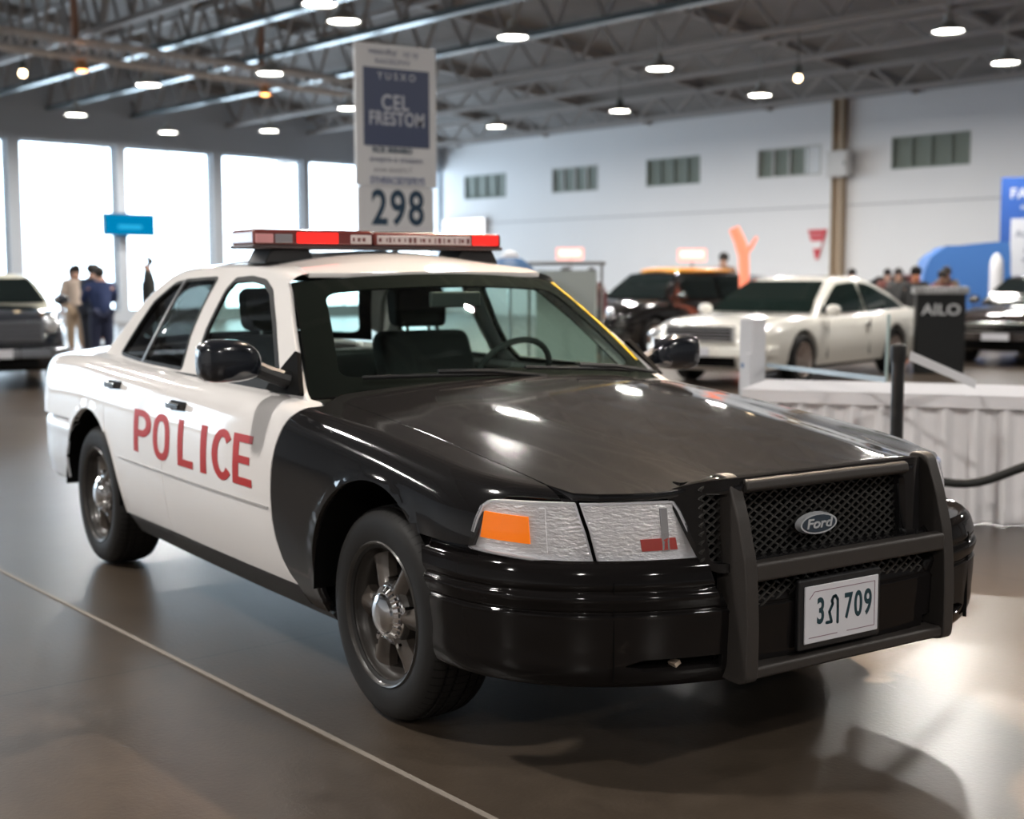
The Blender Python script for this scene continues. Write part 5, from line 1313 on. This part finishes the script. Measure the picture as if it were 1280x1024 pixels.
for k, (l_, d_, c_) in enumerate(((.85, 21.5, (.08, .03, .03)), (1.35, 23.0, (.15, .05, .05)), (6.9, 27.5, (.4, .35, .33)), (7.9, 28.5, (.15, .05, .04)), (7.5, 26.3, (.05, .05, .05)))):
    person(['person in dark red just right of the light bar far behind', 'person in maroon behind the windshield edge', 'person in pale clothes far behind the coupe tail', 'person in brown far behind the coupe tail', 'person in black far behind the coupe tail, nearest the lectern'][k], l_, d_, heading(-.3, -.9), 1.5, c_, (.03, .03, .03))
# ---------------- lectern, kiosk, tent, signs
lc = empty('lectern', spot(6.2, 19.6), heading(-.2, -.98)); tag(lc, 'black draped lectern with white lettering beside the coupe tail', 'lectern')
box('lectern_body', (0, 0, .58), (.42, .68, 1.16), mat('lectern_black', (.008, .009, .010), .7), lc, bevel=.02); box('lectern_top', (.0, 0, 1.20), (.46, .76, .10), mat('lectern_print', (.30, .30, .30), .6), lc, bevel=.01)
text_mesh('lectern_text', 'AILO', .22, mat('print_white', (.65, .66, .68), .6), frame_at((.213, 0, .92), (0, 1, 0), (0, 0, 1)), lc, .001, .004, 1.1)
text_mesh('lectern_text', 'LUZERTT', .085, mat('print_white', (.65, .66, .68), .6), frame_at((.233, 0, 1.20), (0, 1, 0), (0, 0, 1)), lc, .001, .002, 1.3)
kb = empty('display_kiosk', spot(.62, 15.2), heading(-.1, -1)); tag(kb, 'white display kiosk with a flat grey roof seen past the windshield', 'kiosk')
box('kiosk_panel', (0, 0, .78), (.5, .66, 1.40), mat('kiosk_white', (.60, .66, .63), .6), kb, bevel=.01); box('kiosk_roof', (0, 0, 1.56), (.7, .86, .035), mat('kiosk_roof', (.36, .35, .34), .6), kb, bevel=.005); box('kiosk_vent', (.255, -.07, 1.16), (.01, .16, .09), mat('vent_grey', (.22, .27, .26), .5), kb)
for y in (-.40, .40): box('kiosk_post', (.30, y, .78), (.03, .03, 1.56), mat('kiosk_roof', (.36, .35, .34), .6), kb)
tp = empty('tarpaulin_stall', spot(9.0, 27.4), heading(-.2, -.98)); tag(tp, 'stall covered by a bright blue tarpaulin near the right edge', 'stall')
bm = bmesh.new(); add_prism(bm, [(-.95, .6), (-.65, 1.75), (-.35, 1.98), (.85, 2.06), (.95, .6)], -1.0, 1.0, 'yz')
bmesh.ops.subdivide_edges(bm, edges=bm.edges[:], cuts=4, use_grid_fill=True)
for v in bm.verts: v.co += Vector((random.uniform(-.03, .03), random.uniform(-.02, .02), random.uniform(-.02, .02)))
bm_obj('tarpaulin', bm, mat('tarp_blue', (.045, .16, .45), .55, bump=(3, .5)), tp, smooth=True)
for x in (-.8, .8):
    for y in (-.85, .85): tube('stall_leg', [(x, y, 0), (x, y, .7)], .025, chrome, tp, 8)
cn = empty('white_cone', spot(7.2, 19.6)); tag(cn, 'white rounded pillar between the tarpaulin and the blue banner', 'pillar')
cn.location = spot(8.55, 25.3)*0+spot(9.15, 25.6); lathe('pillar_body', [(.13, 0), (.125, 1.5), (.11, 1.7), (.06, 1.80), (.01, 1.83)], 'z', (0, 0, 0), wpaint, cn, 24); lathe('pillar_foot', [(.22, 0), (.22, .05), (.15, .08)], 'z', (0, 0, 0), wpaint, cn, 24)
bs = empty('banner_stand', spot(11.42, 29.3), heading(-.30, -.95)); tag(bs, 'tall blue banner with white panel cut by the right edge', 'banner')
box('banner_board', (0, 0, 1.76), (.05, 1.7, 3.52), mat('banner_blue', (.02, .09, .36), .5), bs, bevel=.01); box('banner_panel', (.03, .12, 1.66), (.01, 1.50, 1.95), mat('banner_white', (.58, .60, .64), .5), bs); box('banner_foot', (0, 0, .02), (.5, 1.5, .04), black_plastic, bs)
for z_, t_, s_ in ((3.16, 'FACR', .32), (2.88, 'reste', .16)): text_mesh('banner_text', t_, s_, mat('print_white', (.65, .66, .68), .6), frame_at((.028, -.28, z_), (0, 1, 0), (0, 0, 1)), bs, .001, .002, 1)
for z_, t_, s_ in ((2.30, 'An  oas', .22), (1.95, 'so lra', .14), (1.75, 'tenora', .14)): text_mesh('banner_text', t_, s_, mat('board_navy', (.055, .075, .16), .4), frame_at((.037, -.20, z_), (0, 1, 0), (0, 0, 1)), bs, .001, .001, 1)
rs_ = mat('lit_sign_red', (.9, .2, .15), .5)
for l_, d_, z_, w_, lab in ((1.72, 40.0, 2.08, .80, 'glowing red and white sign above the white kiosk'), (5.05, 38.0, 2.0, .80, 'glowing red and white sign above the orange roofed taxi')):
    e = empty('lit_sign', spot(l_, d_, z_), heading(-.15, -1)); tag(e, lab, 'sign', 'glowing red and white signs')
    box('sign_face', (0, 0, 0), (.08, w_, .36), emit('sign_glow', (1., .42, .34), 1.6), e, bevel=.01); box('sign_inner', (.045, 0, .03), (.01, w_*.8, .18), emit('sign_glow_pale', (1., .72, .66), 1.8), e); box('sign_support', (-.05, 0, -z_/2-.1), (.05, .08, z_-.2), mat('post_grey', (.3, .3, .31), .4, metal=.6), e)
itb = empty('inflatable_tube', spot(4.22, 24.6)); tag(itb, 'tall coral orange inflatable tube curving above the coupe roof', 'inflatable')
pts = [(0, 0, 0), (.02, 0, .8), (.0, 0, 1.4), (-.06, -.02, 1.8), (-.10, -.10, 2.05), (-.12, -.22, 2.28)]
P3 = []
for i in range(len(pts)-1):
    for q in range(4): P3.append(Vector(pts[i]).lerp(Vector(pts[i+1]), q/4))
P3.append(Vector(pts[-1])); itm = mat('inflatable_coral', (.95, .22, .12), .5, emis=(1, .3, .18), estr=.6)  # glow added to the coral colour; the tube is no lamp
tb_o = []
for i, p_ in enumerate(P3): tb_o.append(spot(0, 0)*0+rh*(p_.y*.9)+Vector((0, 0, p_.z)))
tube('tube_body', tb_o, [.105-.04*abs(i/20-.75) for i in range(len(P3))], itm, itb, 16); tube('tube_arm', [rh*.02+Vector((0, 0, 1.82)), rh*.12+Vector((0, 0, 1.95)), rh*.22+Vector((0, 0, 2.12))], [.05, .04, .025], itm, itb, 10)
# screen on the window pier
sc_ = empty('wall_screen', F(14.1, .35, 3.1), math.atan2(fn.y, fn.x)); tag(sc_, 'teal blue screen fixed to a pier between the bright windows', 'screen')
box('screen_case', (0, 0, 0), (.12, 1.84, .72), mat('screen_case', (.01, .05, .09), .4), sc_, bevel=.02); box('screen_face', (.065, 0, 0), (.01, 1.76, .64), emit('screen_teal', (.0, .20, .42), 1.0), sc_); box('screen_bar', (.072, -.0, -.07), (.004, .85, .12), emit('screen_bar', (.02, .36, .62), 1.2), sc_); box('screen_mount', (-.2, 0, 0), (.3, .2, .2), shade_m, sc_)
lbx = empty('light_box', H(1.45, .2, 3.33), HA); tag(lbx, 'glowing white light box on the far end of the right wall', 'light box')
box('box_face', (0, 0, 0), (2.4, .1, .60), emit('lightbox_glow', (1, 1, 1), 2.2), lbx); box('box_case', (0, .08, 0), (2.5, .1, .66), wpaint, lbx)
ca = empty('blue_parasol', spot(-.02, 14.5)); tag(ca, 'small blue parasol with a white cap just behind the light bar', 'parasol')
lathe('parasol_canopy', [(.30, 1.42), (.24, 1.52), (.14, 1.60), (.03, 1.635)], 'z', (0, 0, 0), mat('parasol_blue', (.02, .09, .22), .6), ca, 24); lathe('parasol_cap', [(.10, 1.615), (.08, 1.66), (.03, 1.69), (.01, 1.695)], 'z', (0, 0, 0), wpaint, ca, 16); tube('parasol_pole', [(0, 0, 0), (0, 0, 1.6)], .02, chrome, ca, 8); lathe('parasol_base', [(.01, .06), (.18, .05), (.2, 0), (.01, 0)], 'z', (0, 0, 0), wpaint, ca, 20)
DOF = True
# ================================================================ camera
CP = Vector((3.7139, -2.9298, 1.4110)); YAW, PIT, ROL = 2.545557, -.097886, -.003092
fw = Vector((math.cos(PIT)*math.cos(YAW), math.cos(PIT)*math.sin(YAW), math.sin(PIT)))
rt = Vector((math.sin(YAW), -math.cos(YAW), 0)); up_ = rt.cross(fw)
r2 = rt*math.cos(ROL)+up_*math.sin(ROL); u2 = -rt*math.sin(ROL)+up_*math.cos(ROL)
cd = bpy.data.cameras.new('camera'); cam = bpy.data.objects.new('camera', cd); C.objects.link(cam)
M = Matrix((r2, u2, -fw)).transposed().to_4x4(); M.translation = CP; cam.matrix_world = M
cd.sensor_width = 36; cd.sensor_fit = 'HORIZONTAL'; cd.lens = 1687.11*36/1280; cd.clip_end = 300
cd.dof.use_dof = DOF; cd.dof.focus_distance = 3.75; cd.dof.aperture_fstop = 2.5
bpy.context.scene.camera = cam
vs_ = bpy.context.scene.view_settings
vs_.view_transform = 'Standard'; vs_.look = 'None'; vs_.gamma = 1; vs_.use_curve_mapping = False; vs_.exposure = 0.22
